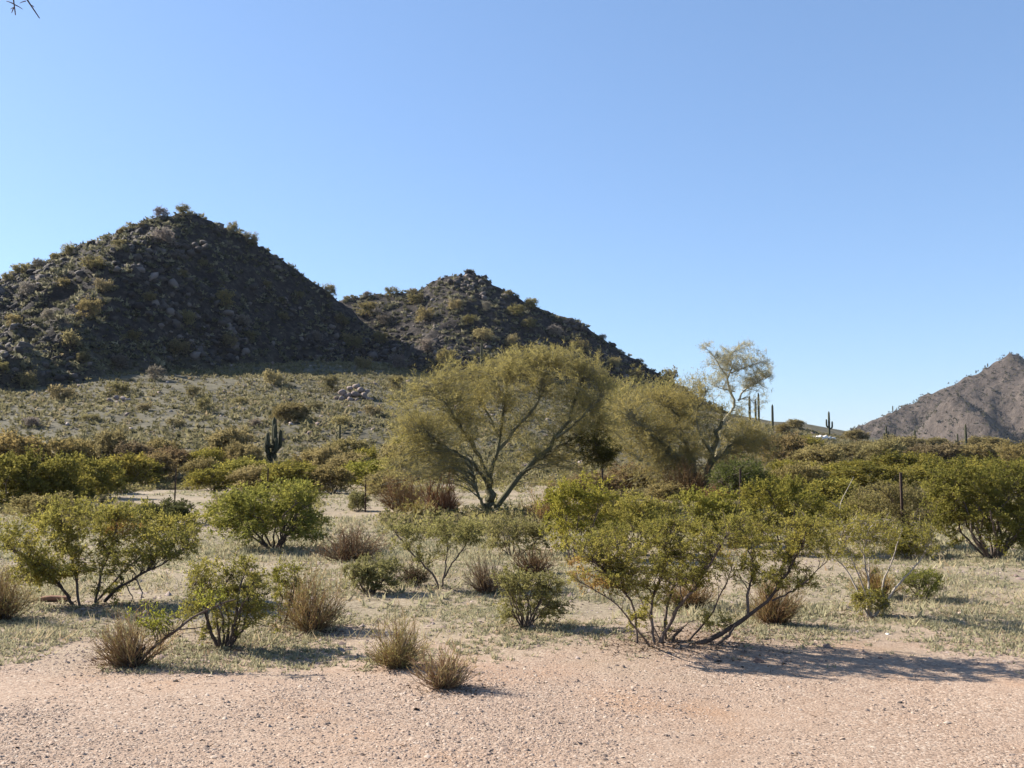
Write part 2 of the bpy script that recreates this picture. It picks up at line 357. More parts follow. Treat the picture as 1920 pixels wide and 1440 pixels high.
def grow_plant(rng, stems, lobes, cl_r, n_tw, n_leaf, leaf, tw_r, leaf_up=0.3, stem_sides=6, dry=(), tint_sp=(0.05, 0.8), shell=0.35, tw_len=None, twig_tint=(0.2, 0.7)):
    """stems: (polyline, r0, r1); lobes: (centre, radii, clusters). Returns stem Geo and foliage Geo."""
    G = Geo(); F = Geo()
    SP = []; SR = []; ST = []
    for poly, r0, r1 in stems:
        q = resample(poly, 14); q[1:-1] += rng.normal(size=(12, 3)) * r0 * 0.35
        r = np.linspace(r0, r1, 14) * (1 + rng.normal(size=14) * 0.06)
        G.tubes(q[None], r[None], stem_sides, np.array([rng.uniform(.3, .8)]))
        SP.append(q[3:]); SR.append(r[3:]); ST.append(nrm(np.gradient(q, axis=0))[3:])
    SP = np.concatenate(SP); SR = np.concatenate(SR); ST = np.concatenate(ST)
    C = []
    for c, rad, n in lobes:
        d = sphere_pts(rng, n); rr = rng.uniform(shell, 1, n) ** 0.5
        C.append(np.array(c) + d * rr[:, None] * np.array(rad))
    C = np.concatenate(C); C = C[C[:, 2] > 0.03]
    n = len(C)
    dist = np.linalg.norm(C[:, None] - SP[None], axis=2) + np.maximum(SP[None, :, 2] - C[:, None, 2], 0) * 1.5
    k = np.argmin(dist * rng.uniform(0.75, 1.35, dist.shape), axis=1)
    P = curve_to(rng, SP[k], ST[k], C, 7, 0.035)
    r0 = np.minimum(SR[k] * 0.55, tw_r * 2.4)
    Rr = np.linspace(1, 0.3, 7)[None] * r0[:, None]
    G.tubes(P, Rr, 3, rng.uniform(*twig_tint, n))
    # small twigs on the outer half of each
    seg = rng.integers(3, 7, (n, n_tw)); idx = np.repeat(np.arange(n), n_tw); sg = seg.ravel()
    A = P[idx, sg]; T = nrm(P[idx, sg] - P[idx, sg - 1])
    D = nrm(T * 0.8 + sphere_pts(rng, len(A)) * 0.9 + np.array([0, 0, leaf_up]))
    tl = (tw_len or cl_r) * rng.uniform(0.5, 1.25, len(A))
    B = A + D * tl[:, None]
    TP = curve_to(rng, A, T, B, 4, 0.04)
    G.leaves(TP[:, 0], TP[:, 3] - TP[:, 0], tl, tw_r * 1.5, rng.uniform(*twig_tint, len(A)), rng)
    # leaves along the small twigs
    m = len(A); ii = np.repeat(np.arange(m), n_leaf); t = rng.uniform(0.15, 1.0, len(ii))
    ks = np.minimum((t * 3).astype(int), 2); fr = (t * 3 - ks)[:, None]
    base = TP[ii, ks] * (1 - fr) + TP[ii, ks + 1] * fr
    base = base + rng.normal(size=base.shape) * leaf[1] * 0.6
    dd = nrm(D[ii] * 0.6 + sphere_pts(rng, len(ii)) + np.array([0, 0, 0.15]))
    ctint = rng.uniform(tint_sp[0], tint_sp[1], n)[idx][ii] * 0.7 + rng.uniform(tint_sp[0], tint_sp[1], len(ii)) * 0.3
    for (c, rad) in dry:
        w = np.linalg.norm((base - np.array(c)) / rad, axis=1) + rng.normal(size=len(base)) * 0.25
        ctint = np.where(w < 1, rng.uniform(0.86, 1.0, len(base)), ctint)
    keep = base[:, 2] > 0.01
    sz = rng.uniform(0.65, 1.3, len(ii))
    F.leaves(base[keep], dd[keep], (leaf[0] * sz)[keep], (leaf[1] * sz)[keep], ctint[keep], rng)
    return G, F

def auto_stems(rng, n, w, h, r0, spread=0.1, low=0.45, depth=None):
    """V-shaped sheaf of stems from one root crown; ends inside the crown"""
    depth = depth or w
    out = []
    az = np.arange(n) * 2.399 + rng.uniform(0, 6.28)
    for i in range(n):
        rr = rng.uniform(0.25, 0.95); a = az[i]
        e = np.array([math.cos(a) * rr * w * 0.42, math.sin(a) * rr * depth * 0.42, h * rng.uniform(0.55, 0.85) * (1 - 0.25 * rr)])
        b = np.array([math.cos(a), math.sin(a), 0]) * spread * w * rng.uniform(0.1, 0.35)
        mid = b + (e - b) * 0.45 + np.array([0, 0, -h * 0.06]) + rng.normal(size=3) * w * 0.03
        m2 = b + (e - b) * 0.75 + rng.normal(size=3) * w * 0.035
        out.append(([b - np.array([0, 0, 0.04]), mid, m2, e], r0 * rng.uniform(0.7, 1.1), r0 * 0.35))
    return out
def dome_lobes(rng, w, h, n, depth=None, low=0.42):
    """overlapping lobes: an upper ring and cap, and a lower skirt that starts at low * h"""
    depth = depth or w
    L = []
    k = 5
    for i in range(k):
        a = i * 2.399 + rng.uniform(0, 1.0); rr = rng.uniform(0.14, 0.28)
        hz = h * rng.uniform(0.52, 0.74)
        L.append(((math.cos(a) * rr * w, math.sin(a) * rr * depth, hz), (w * 0.22, depth * 0.22, h * rng.uniform(0.22, 0.30)), n // 8))
    for i in range(4):
        a = i * 1.7 + rng.uniform(0, 1.2); rr = 0.27
        L.append(((math.cos(a) * rr * w, math.sin(a) * rr * depth, h * (low + .04)), (w * 0.2, depth * 0.2, h * 0.20), n // 11))
    L.append(((0, 0, h * 0.62), (w * 0.34, depth * 0.34, h * 0.3), n // 6))
    return L
def fit(geos, left, right, height, depth=None):
    """stretch a plant to the measured reach to each side and its height"""
    allv = np.concatenate([v for g in geos[1:] for v in g.v]) if len(geos) > 1 else np.concatenate(geos[0].v)
    lo = np.percentile(allv[:, 0], 0.5); hi = np.percentile(allv[:, 0], 99.5); top = np.percentile(allv[:, 2], 99.5)
    sl = left / max(-lo, 0.02); sr = right / max(hi, 0.02); sz = height / top
    sy = 1.0 if depth is None else depth / max(np.percentile(np.abs(allv[:, 1]), 99), 0.02)
    for g in geos:
        for v in g.v:
            v[:, 0] = np.where(v[:, 0] < 0, v[:, 0] * sl, v[:, 0] * sr); v[:, 2] *= np.where(v[:, 2] > 0, sz, 1); v[:, 1] *= sy

# ------------------------------------------------------------------ the setting
def grid_mesh(name, X, Y, Z, mat, keep=None, smooth=True):
    ny, nx = X.shape
    v = np.stack([X, Y, Z], -1).reshape(-1, 3)
    i = np.arange(ny - 1)[:, None] * nx + np.arange(nx - 1)[None]
    f = np.stack([i, i + 1, i + nx + 1, i + nx], -1).reshape(-1, 4)
    if keep is not None:
        kk = keep.ravel(); f = f[kk[f].any(1)]
        used = np.unique(f); mp = np.full(len(v), -1); mp[used] = np.arange(len(used)); v = v[used]; f = mp[f]
    return raw_mesh(name, v, f, None, mat, smooth)
# one ground sheet: rows get wider apart with distance, from behind the camera to the horizon
rows = np.concatenate([np.linspace(-60, 0, 14)[:-1], np.linspace(0, 3.5, 10)[:-1], np.linspace(3.5, 12, 100)[:-1], np.linspace(12, 40, 130)[:-1], np.linspace(40, 230, 130)[:-1], np.geomspace(230, 4000, 40)])
uu = np.linspace(-1, 1, 151); uu = np.sign(uu) * np.abs(uu) ** 1.15
wid = np.maximum(np.abs(rows) * 1.5, 14) + 30 * (rows < 0)
X = uu[None] * wid[:, None]; Y = np.repeat(rows[:, None], 151, 1)
g = link('ground', grid_mesh('ground', X, Y, ground_h(X, Y), M['ground'])); tag(g, 'pinkish gravel and pale soil of the desert floor', kind='structure')

def build_hill(name, fn, x0, x1, y0, y1, step, mat, label, margin=1.5):
    xs = np.arange(x0, x1, step); ys = np.arange(y0, y1, step); Xg, Yg = np.meshgrid(xs, ys)
    Z = fn(Xg, Yg)
    keep = Z > ground_h(Xg, Yg) - margin
    o = link(name, grid_mesh(name, Xg, Yg, Z, mat, keep, False)); tag(o, label, kind='structure'); return o
build_hill('hill', hill_a.h, -135, 8, 55, 275, 0.85, M['hill_a'], 'tall dark rocky hill with a pointed top')
build_hill('hill', hill_b.h, -62, 62, 80, 310, 0.85, M['hill_a'], 'lower dark rocky hill with a long sloping ridge')
build_hill('hill', hill_c_h, 215, 600, 470, 860, 3.0, M['hill_c'], 'bare purplish brown hill far away', 6)

# ---- scattered masses that nobody could count
ICO = None
def ico():
    p = (1 + 5 ** .5) / 2
    v = np.array([(-1, p, 0), (1, p, 0), (-1, -p, 0), (1, -p, 0), (0, -1, p), (0, 1, p), (0, -1, -p), (0, 1, -p), (p, 0, -1), (p, 0, 1), (-p, 0, -1), (-p, 0, 1)], float)
    f = np.array([(0, 11, 5), (0, 5, 1), (0, 1, 7), (0, 7, 10), (0, 10, 11), (1, 5, 9), (5, 11, 4), (11, 10, 2), (10, 7, 6), (7, 1, 8), (3, 9, 4), (3, 4, 2), (3, 2, 6), (3, 6, 8), (3, 8, 9), (4, 9, 5), (2, 4, 11), (6, 2, 10), (8, 6, 7), (9, 8, 1)])
    return v / np.linalg.norm(v[0]), f
def octa():
    v = np.array([(1, 0, 0), (0, 1, 0), (-1, 0, 0), (0, -1, 0), (0, 0, 1), (0, 0, -1)], float)
    f = np.array([(0, 1, 4), (1, 2, 4), (2, 3, 4), (3, 0, 4), (1, 0, 5), (2, 1, 5), (3, 2, 5), (0, 3, 5)])
    return v, f
def cap():
    return np.array([(1, 0, -.3), (.2, 1, -.3), (-1, .2, -.3), (-.1, -1, -.3), (.1, .1, .62)], float), np.array([(0, 1, 4), (1, 2, 4), (2, 3, 4), (3, 0, 4)])
def stones(name, P, size, flat, base, mat, rng, jag=0.25, tint=None, smooth=False):
    bv, bf = base; n = len(P); k = len(bv)
    sc = size[:, None] * np.stack([rng.uniform(.7, 1.3, n), rng.uniform(.7, 1.3, n), rng.uniform(flat * .7, flat * 1.3, n)], 1)
    v = bv[None] * (1 + rng.normal(size=(n, k, 1)) * jag) * sc[:, None]
    a = rng.uniform(0, 6.28, n); ca, sa = np.cos(a)[:, None], np.sin(a)[:, None]
    tx = rng.normal(size=n)[:, None] * 0.25
    x, y, z = v[..., 0], v[..., 1], v[..., 2]
    z = z + x * tx
    v = np.stack([x * ca - y * sa, x * sa + y * ca, z], -1) + P[:, None]
    f = bf[None] + (np.arange(n) * k)[:, None, None]
    if tint is None: tint = rng.uniform(0, 1, n)
    return raw_mesh(name, v.reshape(-1, 3), f.reshape(-1, 3), np.repeat(tint, k), mat, smooth)
rng = np.random.default_rng(11)
# gravel: dense close to the camera, thinner and patchy towards the bushes
n = 305000
Yp = rng.uniform(4.1 ** 0.3, 11.5 ** 0.3, n) ** (1 / 0.3); Xp = rng.uniform(-1, 1, n) * (0.57 * Yp + 0.5)
patch = fbm(Xp, Yp, 1.1, 3, 31)
lim = 7.6 + 1.1 * fbm(Xp, Yp, 1.4, 3, 77) + 0.10 * Xp
k = (patch + rng.normal(size=n) * 0.55 > 0.0) & (Yp < lim + rng.exponential(0.9, n))
Xp, Yp = Xp[k], Yp[k]; sz = np.clip(rng.lognormal(math.log(0.0045), 0.5, len(Xp)), .0022, .022)
gp = np.stack([Xp, Yp, ground_h(Xp, Yp) + sz * 0.25], 1)
tag(link('gravel', stones('gravel', gp, sz, 0.75, cap(), M['pebble'], rng, 0.2)), 'loose pink and grey gravel in the foreground', 'gravel', kind='stuff')

# small stones on the soil between the bushes
n = 30000; Yp = rng.uniform(7.5 ** 0.6, 30 ** 0.6, n) ** (1 / 0.6); Xp = rng.uniform(-1, 1, n) * (0.57 * Yp + 0.5)
k = fbm(Xp, Yp, 1.8, 3, 35) + rng.normal(size=n) * .3 > 0.05; Xp, Yp = Xp[k], Yp[k]
sz = np.clip(rng.lognormal(math.log(0.010), 0.55, len(Xp)), .005, .06) * (0.6 + Yp / 22)
tag(link('soil_stones', stones('soil_stones', np.stack([Xp, Yp, ground_h(Xp, Yp) + sz * .2], 1), sz, 0.75, cap(), M['pink_rock'], rng, 0.2)), 'small stones scattered on the soil between the bushes', 'stones', kind='stuff')
# low grey-green forbs between the bushes
def cover(n, y0, y1, pw, wfac, lo, thr, size, seed, ymin=None):
    r = np.random.default_rng(seed)
    Yc = r.uniform(y0 ** pw, y1 ** pw, n) ** (1 / pw); Xc = r.uniform(-1, 1, n) * (wfac * Yc + 0.5)
    ok = fbm(Xc, Yc, lo, 4, seed + 3) + r.normal(size=n) * 0.22 > thr
    if ymin is not None: ok &= Yc > ymin + 0.9 * fbm(Xc, Yc, 1.4, 3, 77) + 0.10 * Xc - np.minimum(r.exponential(.35, n), 1.2) + r.exponential(.5, n)
    Xc, Yc = Xc[ok], Yc[ok]; m = len(Xc); q = 6
    C = np.repeat(np.stack([Xc, Yc, ground_h(Xc, Yc)], 1), q, 0)
    s = np.repeat(size * r.uniform(0.5, 1.4, m) , q) 
    C[:, :2] += r.normal(size=(m * q, 2)) * s[:, None] * 0.8
    D = sphere_pts(r, m * q); D[:, 2] = np.abs(D[:, 2]) + 0.35
    return C, D, s, np.repeat(r.uniform(0, 1, m), q) * 0.6 + r.uniform(0, 1, m * q) * 0.4, r
F = Geo()
for args, wf in (((56000, 7.2, 20, 0.2, 0.57, 1.1, -0.12, 0.021, 101, 7.9), .6), ((26000, 15, 55, 0.6, 0.57, 3.0, -0.15, 0.055, 202, None), .6), ((9000, 8.3, 26, 0.5, 0.57, 1.7, 0.1, 0.07, 303, 8.6), .14), ((5000, 9, 24, 0.6, 0.57, 2.3, 0.15, 0.05, 404, 9.0), .5)):
    C, D, s, t, r = cover(*args); F.blades(C, D, s * 1.7, s * wf, t if wf != .14 else .55 + t * .4, r)
tag(link('ground_cover', F.mesh('ground_cover', M['cover_leaf'])), 'low grey-green herbs growing on the pale soil between the bushes', 'ground cover', kind='stuff')

# stones and tufts on the hills and on the slope below them
def hill_points(n, fn, x0, x1, y0, y1, seed, cond=None):
    r = np.random.default_rng(seed); x = r.uniform(x0, x1, n); y = r.uniform(y0, y1, n); z = fn(x, y)
    ok = z > ground_h(x, y) - 0.2
    if cond is not None: ok &= cond(x, y, z)
    return np.stack([x, y, z], 1)[ok], r
Pa, ra = hill_points(70000, hill_a.h, -125, 8, 70, 190, 301, lambda x, y, z: (y < np.interp(x, hill_a.x, hill_a.y) + 3) & ((fbm(x, y, 12, 3, 41) > -0.9) | (z > 32)))
Pb, rb = hill_points(46000, hill_b.h, -55, 60, 100, 222, 302, lambda x, y, z: (y < np.interp(x, hill_b.x, hill_b.y) + 3) & (fbm(x, y, 12, 3, 42) > -1.0))
Pr = np.concatenate([Pa, Pb])[::2]; r = np.random.default_rng(303)
rc_ = fbm(Pr[:, 0], Pr[:, 1] * .6, 11.0, 3, 88) + r.normal(size=len(Pr)) * .25; Pr = Pr[rc_ > .12]; rc_ = rc_[rc_ > .12]      # stones lie in bands and heaps
tag(link('hill_stones', stones('hill_stones', Pr, np.clip(r.lognormal(math.log(0.32), 0.55, len(Pr)) * (1 + .5 * np.clip(rc_ - .3, 0, 1)), .1, .9), 0.75, ico(), M['hill_rock'], r, 0.2)), 'dark weathered stones covering the two near hills', 'stones', kind='stuff')
def tufts(name, P, size, q, mat, r, lf=(.75, .42)):
    m = len(P); F = Geo(); s = np.repeat(size * r.uniform(0.5, 1.5, m), q)
    D = sphere_pts(r, m * q); D[:, 2] = np.abs(D[:, 2]) + 0.1
    C = np.repeat(P, q, 0) + D * s[:, None] * np.array([.75, .75, .55]) * r.uniform(0.1, 1, (m * q, 1))
    D2 = sphere_pts(r, m * q); D2[:, 2] = np.abs(D2[:, 2])
    t = np.repeat(r.uniform(0, 1, m), q) * 0.7 + r.uniform(0, 1, m * q) * 0.3
    F.blades(C, D2, s * lf[0], s * lf[1], t, r)
    return F.mesh(name, mat)
M['hill_tuft'] = leaf_mat('hill_tuft', [(0.0, (.025, .025, .016)), (0.35, (.075, .072, .042)), (0.7, (.15, .14, .085)), (1.0, (.29, .255, .175))], 0.25, False)
M['far_tuft'] = leaf_mat('far_tuft', [(0.0, (.03, .03, .02)), (0.6, (.06, .055, .035)), (1.0, (.11, .095, .065))], 0.25, False)
M['slope_tuft'] = leaf_mat('slope_tuft', [(0.0, (.07, .063, .032)), (0.4, (.12, .108, .055)), (0.75, (.18, .158, .09)), (1.0, (.19, .14, .085))], 0.3, False)
tag(link('hill_brush', tufts('hill_brush', np.concatenate([Pa[1::4], Pb[1::4]]), 0.60, 15, M['hill_tuft'], np.random.default_rng(305))), 'small grey-green brush scattered over the two near hills', 'brush', kind='stuff')
r = np.random.default_rng(306); n = 38000
Yb = r.uniform(48 ** 1.5, 175 ** 1.5, n) ** (1 / 1.5); Xb = r.uniform(-0.62, 0.62, n) * Yb; Zb = terrain(Xb, Yb)
ok = (Zb < ground_h(Xb, Yb) + 7 + r.normal(size=n) * 2) & (Zb < 17) & (fbm(Xb, Yb, 9, 3, 55) * .45 + r.normal(size=n) * .35 > -0.22)
Pl = np.stack([Xb, Yb, Zb], 1)[ok]
tag(link('slope_brush', tufts('slope_brush', Pl, 0.42, 7, M['slope_tuft'], r)), 'low dry brush dotting the pale slope below the hills', 'brush', kind='stuff')
r = np.random.default_rng(310); n = 8000
Yu = r.uniform(20 ** 1.1, 62 ** 1.1, n) ** (1 / 1.1); Xu = r.uniform(-.58, .58, n) * Yu
ok = (fbm(Xu, Yu, 5.0, 3, 91) + r.normal(size=n) * .2 + .5 * sstep(30, 42, Yu) > .12)
pxu = 960 + FPX * Xu / Yu; ok &= ~(((pxu > 285) & (pxu < 400) & (Yu < 42)) | ((pxu > 600) & (pxu < 720) & (Yu < 40)) | ((pxu < 90) & (Yu > 20) & (Yu < 26)))      # bare sand openings
Pu = np.stack([Xu, Yu, ground_h(Xu, Yu)], 1)[ok]
M['under_leaf'] = leaf_mat('under_leaf', [(0.0, (.10, .078, .05)), (0.25, (.15, .125, .07)), (0.55, (.15, .135, .055)), (0.8, (.19, .165, .06)), (1.0, (.24, .21, .13))], 0.35, False)
tag(link('undergrowth', tufts('undergrowth', Pu, 0.40, 33, M['under_leaf'], r, (.24, .14))), 'low mixed brush growing between the bushes as far as the slope', 'undergrowth', kind='stuff')
Pc, rc = hill_points(12000, hill_c_h, 220, 560, 480, 800, 307)
tag(link('far_brush', tufts('far_brush', Pc, 1.7, 6, M['far_tuft'], rc)), 'tiny dark brush specks on the far hill', 'brush', kind='stuff')
r = np.random.default_rng(308); kk = r.random(len(Pl)) < 0.1
Ps = Pl[kk] + r.normal(size=(kk.sum(), 3)) * np.array([.8, .8, 0]); Ps[:, 2] = terrain(Ps[:, 0], Ps[:, 1])
tag(link('slope_stones', stones('slope_stones', Ps, np.clip(r.lognormal(math.log(0.13), 0.5, len(Ps)), .06, .5), 0.7, ico(), M['pink_rock'], r, 0.16)), 'brown stones strewn over the pale slope', 'stones', kind='stuff')

# ------------------------------------------------------------------ plants
def place(px, py): return land(px, py)
def mpp(loc): return float(loc[1]) / FPX / math.cos(PITCH)      # metres per photograph pixel at that depth

def put_plant(name, loc, label, cat, G, F, wood, leafm, group=None, stem_name='stems', leaf_name='foliage', color=None):
    color = tuple(np.array(color or (1, 1, 1)) * (.96, .90, 1.15))
    t = thing(name, loc, label, cat, group)
    a = link(stem_name, G.mesh(stem_name, wood, True), t) if G.n else None
    b = link(leaf_name, F.mesh(leaf_name, leafm), t) if F is not None and F.n else None
    if color:
        for o in (a, b):
            if o: o.color = (*color, 1)
    return t

# --- hero creosotes in the foreground ---------------------------------------------------------
def hero_creosote(px, py, l, rgt, top, label, seed, nst=8, ncl=70, leafm='creosote_leaf', wood='dark_bark', stems=None, lobes=None, dry=(), low=0.25, leaf=(.016, .0085), n_tw=7, n_leaf=18, color=None, tint=(0.05, 0.8), depth=0.8, r0=0.013, name='creosote_bush', cat='bush', doFit=True, cl_r=0.09, group=None, shell=0.3):
    loc = place(px, py); k = mpp(loc); rng = np.random.default_rng(seed)
    w = (rgt - l) * k; h = (py - top) * k
    if stems is None:
        stems = auto_stems(rng, nst, w, h, r0)
        xc = ((l + rgt) / 2 - px) * k
    else:
        stems = [([((x - px) * k, dy, (py - y) * k) for x, y, dy in poly], a, b) for poly, a, b in stems]
    if lobes is None: lobes = dome_lobes(rng, w, h, int(ncl * 1.5), w * depth, low)
    else: lobes = [(((x - px) * k, dy, (py - y) * k), (rx * k, rx * k * depth if ry is None else ry, rz * k), int(n * 1.6)) for x, y, dy, rx, ry, rz, n in lobes]
    dry = [(((x - px) * k, dy, (py - y) * k), np.array([rx * k * .75, 0.35, rz * k * .75])) for x, y, dy, rx, rz in dry]
    G, F = grow_plant(rng, stems, lobes, cl_r, n_tw, n_leaf, leaf, 0.0028, dry=dry, tint_sp=tint, shell=shell)
    if doFit: fit([G, F], (px - l) * k, (rgt - px) * k, h)
    return put_plant(name, loc, label, cat, G, F, M[wood], M[leafm], group, color=color)

# big creosote with low arms right of the middle
hero_creosote(1270, 1206, 1045, 1550, 962, 'big creosote bush with bent dark stems and a long low arm on the gravel edge', 1,
    stems=[([(1196, 1206, 0), (1196, 1165, 0), (1184, 1122, -.1), (1150, 1092, -.15), (1115, 1055, -.2)], .012, .005),
           ([(1228, 1206, 0), (1221, 1150, .05), (1236, 1108, .12), (1262, 1060, .2), (1270, 1010, .25)], .014, .005),
           ([(1238, 1206, 0), (1262, 1145, -.08), (1290, 1108, -.15), (1322, 1062, -.2), (1345, 1010, -.3)], .017, .005),
           ([(1252, 1203, .1), (1256, 1152, .2), (1276, 1112, .3), (1300, 1062, .4), (1290, 1010, .5)], .014, .005),
           ([(1305, 1209, 0), (1368, 1178, 0), (1405, 1150, -.05), (1440, 1124, -.1), (1468, 1072, -.1), (1498, 1012, -.15)], .024, .006),
           ([(1340, 1206, -.05), (1362, 1188, -.05), (1375, 1172, -.04)], .013, .010),
           ([(1398, 1154, -.05), (1397, 1118, -.02), (1418, 1082, .05), (1412, 1045, .1), (1400, 1005, .15)], .013, .005),
           ([(1295, 1206, .1), (1345, 1160, .2), (1368, 1120, .3), (1378, 1108, .3), (1400, 1060, .45)], .010, .004),
           ([(1262, 1203, .05), (1272, 1188, .05), (1284, 1180, .05)], .014, .010),
           ([(1215, 1206, -.1), (1180, 1160, -.3), (1150, 1120, -.4), (1090, 1085, -.4)], .009, .004),
           ([(1240, 1206, 0), (1210, 1130, .3), (1180, 1070, .5), (1170, 1020, .6)], .011, .004),
           ([(1440, 1126, -.1), (1480, 1100, -.2), (1520, 1060, -.25)], .009, .004)],
    lobes=[(1180, 1035, 0, 100, .45, 52, 46), (1120, 1070, -.15, 62, .3, 36, 20), (1265, 1020, .1, 95, .5, 48, 44), (1340, 1012, 0, 75, .45, 45, 26),
           (1440, 1010, 0, 90, .5, 50, 40), (1505, 1000, -.1, 50, .35, 48, 20), (1240, 1085, 0, 75, .4, 30, 18), (1385, 1075, .1, 60, .3, 26, 10), (1480, 1080, -.1, 40, .3, 30, 9),
           (1170, 1085, -.1, 70, .35, 26, 18), (1290, 1072, 0, 70, .4, 34, 20), (1445, 1072, 0, 62, .35, 34, 20), (1235, 1125, .1, 48, .3, 20, 8), (1120, 1030, 0, 60, .4, 34, 16), (1340, 1165, 0, 22, .12, 16, 5), (1215, 1165, .1, 24, .12, 26, 6), (1185, 1180, 0, 18, .1, 20, 3)],
    dry=[(1110, 1095, -.2, 42, 26), (1368, 1045, 0, 26, 22), (1080, 1060, -.2, 24, 20)], n_leaf=18, n_tw=7, doFit=False)
hero_creosote(1632, 1158, 1548, 1752, 985, 'creosote bush with pale forked stems and a green tuft at its foot', 2, wood='pale_bark',
    stems=[([(1628, 1158, 0), (1618, 1120, .05), (1600, 1078, .1), (1582, 1052, .15), (1560, 1035, .15)], .011, .005),
           ([(1632, 1158, 0), (1622, 1110, -.03), (1610, 1082, -.05), (1596, 1055, -.1), (1580, 1010, -.1)], .010, .004),
           ([(1634, 1158, 0), (1632, 1110, 0), (1630, 1075, .05), (1628, 1040, .1), (1640, 1000, .1)], .012, .005),
           ([(1638, 1158, 0), (1662, 1128, 0), (1690, 1085, -.05), (1715, 1058, -.1), (1740, 1020, -.1)], .013, .005),
           ([(1640, 1158, .04), (1655, 1135, .1), (1670, 1095, .15), (1688, 1060, .2), (1712, 1005, .25)], .012, .005),
           ([(1634, 1156, .1), (1650, 1100, .3), (1660, 1050, .4)], .010, .004)],
    lobes=[(1590, 1010, 0, 50, .4, 36, 22), (1640, 995, .1, 50, .4, 30, 22), (1700, 1000, 0, 46, .4, 30, 14), (1560, 1030, 0, 26, .3, 24, 8), (1735, 1035, -.1, 22, .25, 22, 5), (1630, 1060, .1, 50, .35, 22, 9),
           (1632, 1132, 0, 34, .14, 24, 34)], n_leaf=16, doFit=False)
hero_creosote(420, 1215, 335, 518, 1050, 'leafy green creosote bush on a narrow dark foot', 3, nst=12, ncl=75, leafm='creosote_leaf', n_leaf=17, r0=.012, tint=(0, .75))
hero_creosote(985, 1176, 928, 1066, 1068, 'dense small green bush with a thick dark base', 4, nst=16, ncl=75, leafm='olive_leaf', n_leaf=14, leaf=(.017, .008), r0=.008, cl_r=.07, color=(.95, 1.05, .8))
hero_creosote(150, 1136, -10, 374, 940, 'sprawling yellow-green creosote bush with a fallen pale branch', 5, wood='dark_bark',
    stems=[([(140, 1138, 0), (110, 1095, 0), (75, 1060, -.1), (30, 1030, -.1)], .018, .006), ([(150, 1138, 0), (130, 1080, .1), (110, 1020, .2), (90, 970, .2)], .016, .005),
           ([(178, 1130, 0), (185, 1080, 0), (198, 1030, .1), (205, 985, .1)], .014, .005), ([(195, 1128, 0), (225, 1100, -.1), (262, 1082, -.15), (300, 1062, -.2), (332, 1048, -.2), (360, 1020, -.2)], .018, .005),
           ([(170, 1134, .1), (200, 1080, .4), (250, 1030, .6), (300, 1000, .6)], .014, .004), ([(262, 1084, -.15), (285, 1105, -.3), (282, 1135, -.35)], .008, .005), ([(240, 1095, -.1), (262, 1118, -.2), (250, 1140, -.25)], .007, .004)],
    lobes=[(60, 1020, 0, 75, .6, 48, 34), (130, 985, .2, 90, .7, 45, 44), (210, 985, .3, 80, .7, 42, 34), (290, 1000, .2, 62, .5, 32, 24), (335, 1025, -.1, 34, .3, 24, 10), (180, 1050, -.1, 70, .5, 30, 22), (90, 1080, -.1, 48, .3, 22, 12), (200, 1115, 0, 26, .15, 14, 6), (110, 1062, 0, 70, .5, 28, 16), (255, 1050, 0, 52, .4, 22, 12), (35, 1088, 0, 40, .4, 24, 10)],
    dry=[(215, 995, .3, 34, 20)], n_leaf=15, n_tw=7, leaf=(.026, .013), doFit=False, cl_r=.12)
hero_creosote(826, 1104, 722, 912, 968, 'small open creosote bush with thin dark V-shaped stems', 6,
    stems=[([(824, 1104, 0), (812, 1076, 0), (795, 1060, -.1), (772, 1035, -.1), (745, 1000, -.15)], .014, .005), ([(828, 1104, 0), (834, 1070, 0), (838, 1040, .1), (835, 1000, .1)], .013, .005),
           ([(832, 1085, 0), (848, 1058, 0), (868, 1030, .1), (890, 1000, .1)], .010, .004)],
    lobes=[(765, 1012, 0, 40, .4, 24, 14), (835, 1000, 0, 48, .5, 28, 24), (885, 1002, .1, 30, .4, 22, 12), (800, 1050, 0, 30, .2, 14, 5)], leafm='olive_leaf', leaf=(.026, .012), n_leaf=14, doFit=False, color=(.9, 1.0, .75), cl_r=.12)
hero_creosote(1728, 1126, 1690, 1772, 1066, 'little round green bush on short pale herbs', 7, nst=9, ncl=36, n_leaf=12, r0=.008, leafm='creosote_leaf', color=(.8, .9, .9))
hero_creosote(530, 1170, 492, 600, 1052, 'bright leafy sprig bush leaning behind the dry twig bush', 8, nst=6, ncl=30, n_leaf=14, r0=.008, leafm='bright_leaf', color=(.85, .85, .8))
hero_creosote(690, 1112, 645, 765, 1044, 'grey-green bush over brown undergrowth', 9, nst=14, ncl=55, n_leaf=13, r0=.010, leafm='olive_leaf', color=(.85, .95, .8), leaf=(.024, .010))
hero_creosote(515, 1028, 388, 610, 905, 'broad green creosote bush between two bare sand patches', 10, nst=14, ncl=120, n_leaf=14, r0=.018, leaf=(.045, .020), cl_r=.2, depth=.9, color=(.88, .95, .9))
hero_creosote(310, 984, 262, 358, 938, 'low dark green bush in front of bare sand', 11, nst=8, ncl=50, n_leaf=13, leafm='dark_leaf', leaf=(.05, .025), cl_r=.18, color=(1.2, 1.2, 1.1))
hero_creosote(1862, 1046, 1742, 1960, 866, 'large dark green creosote bush at the edge of a grassy clearing', 12, nst=16, ncl=170, n_leaf=15, r0=.02, leaf=(.034, .017), cl_r=.16, color=(.72, .74, .72), tint=(0, .8))
hero_creosote(1075, 1050, 1012, 1170, 895, 'yellow-green creosote bush between the palo verde and the big low-armed creosote', 13, nst=9, ncl=75, n_leaf=14, leafm='bright_leaf', leaf=(.034, .017), cl_r=.15, color=(.95, .93, .8))
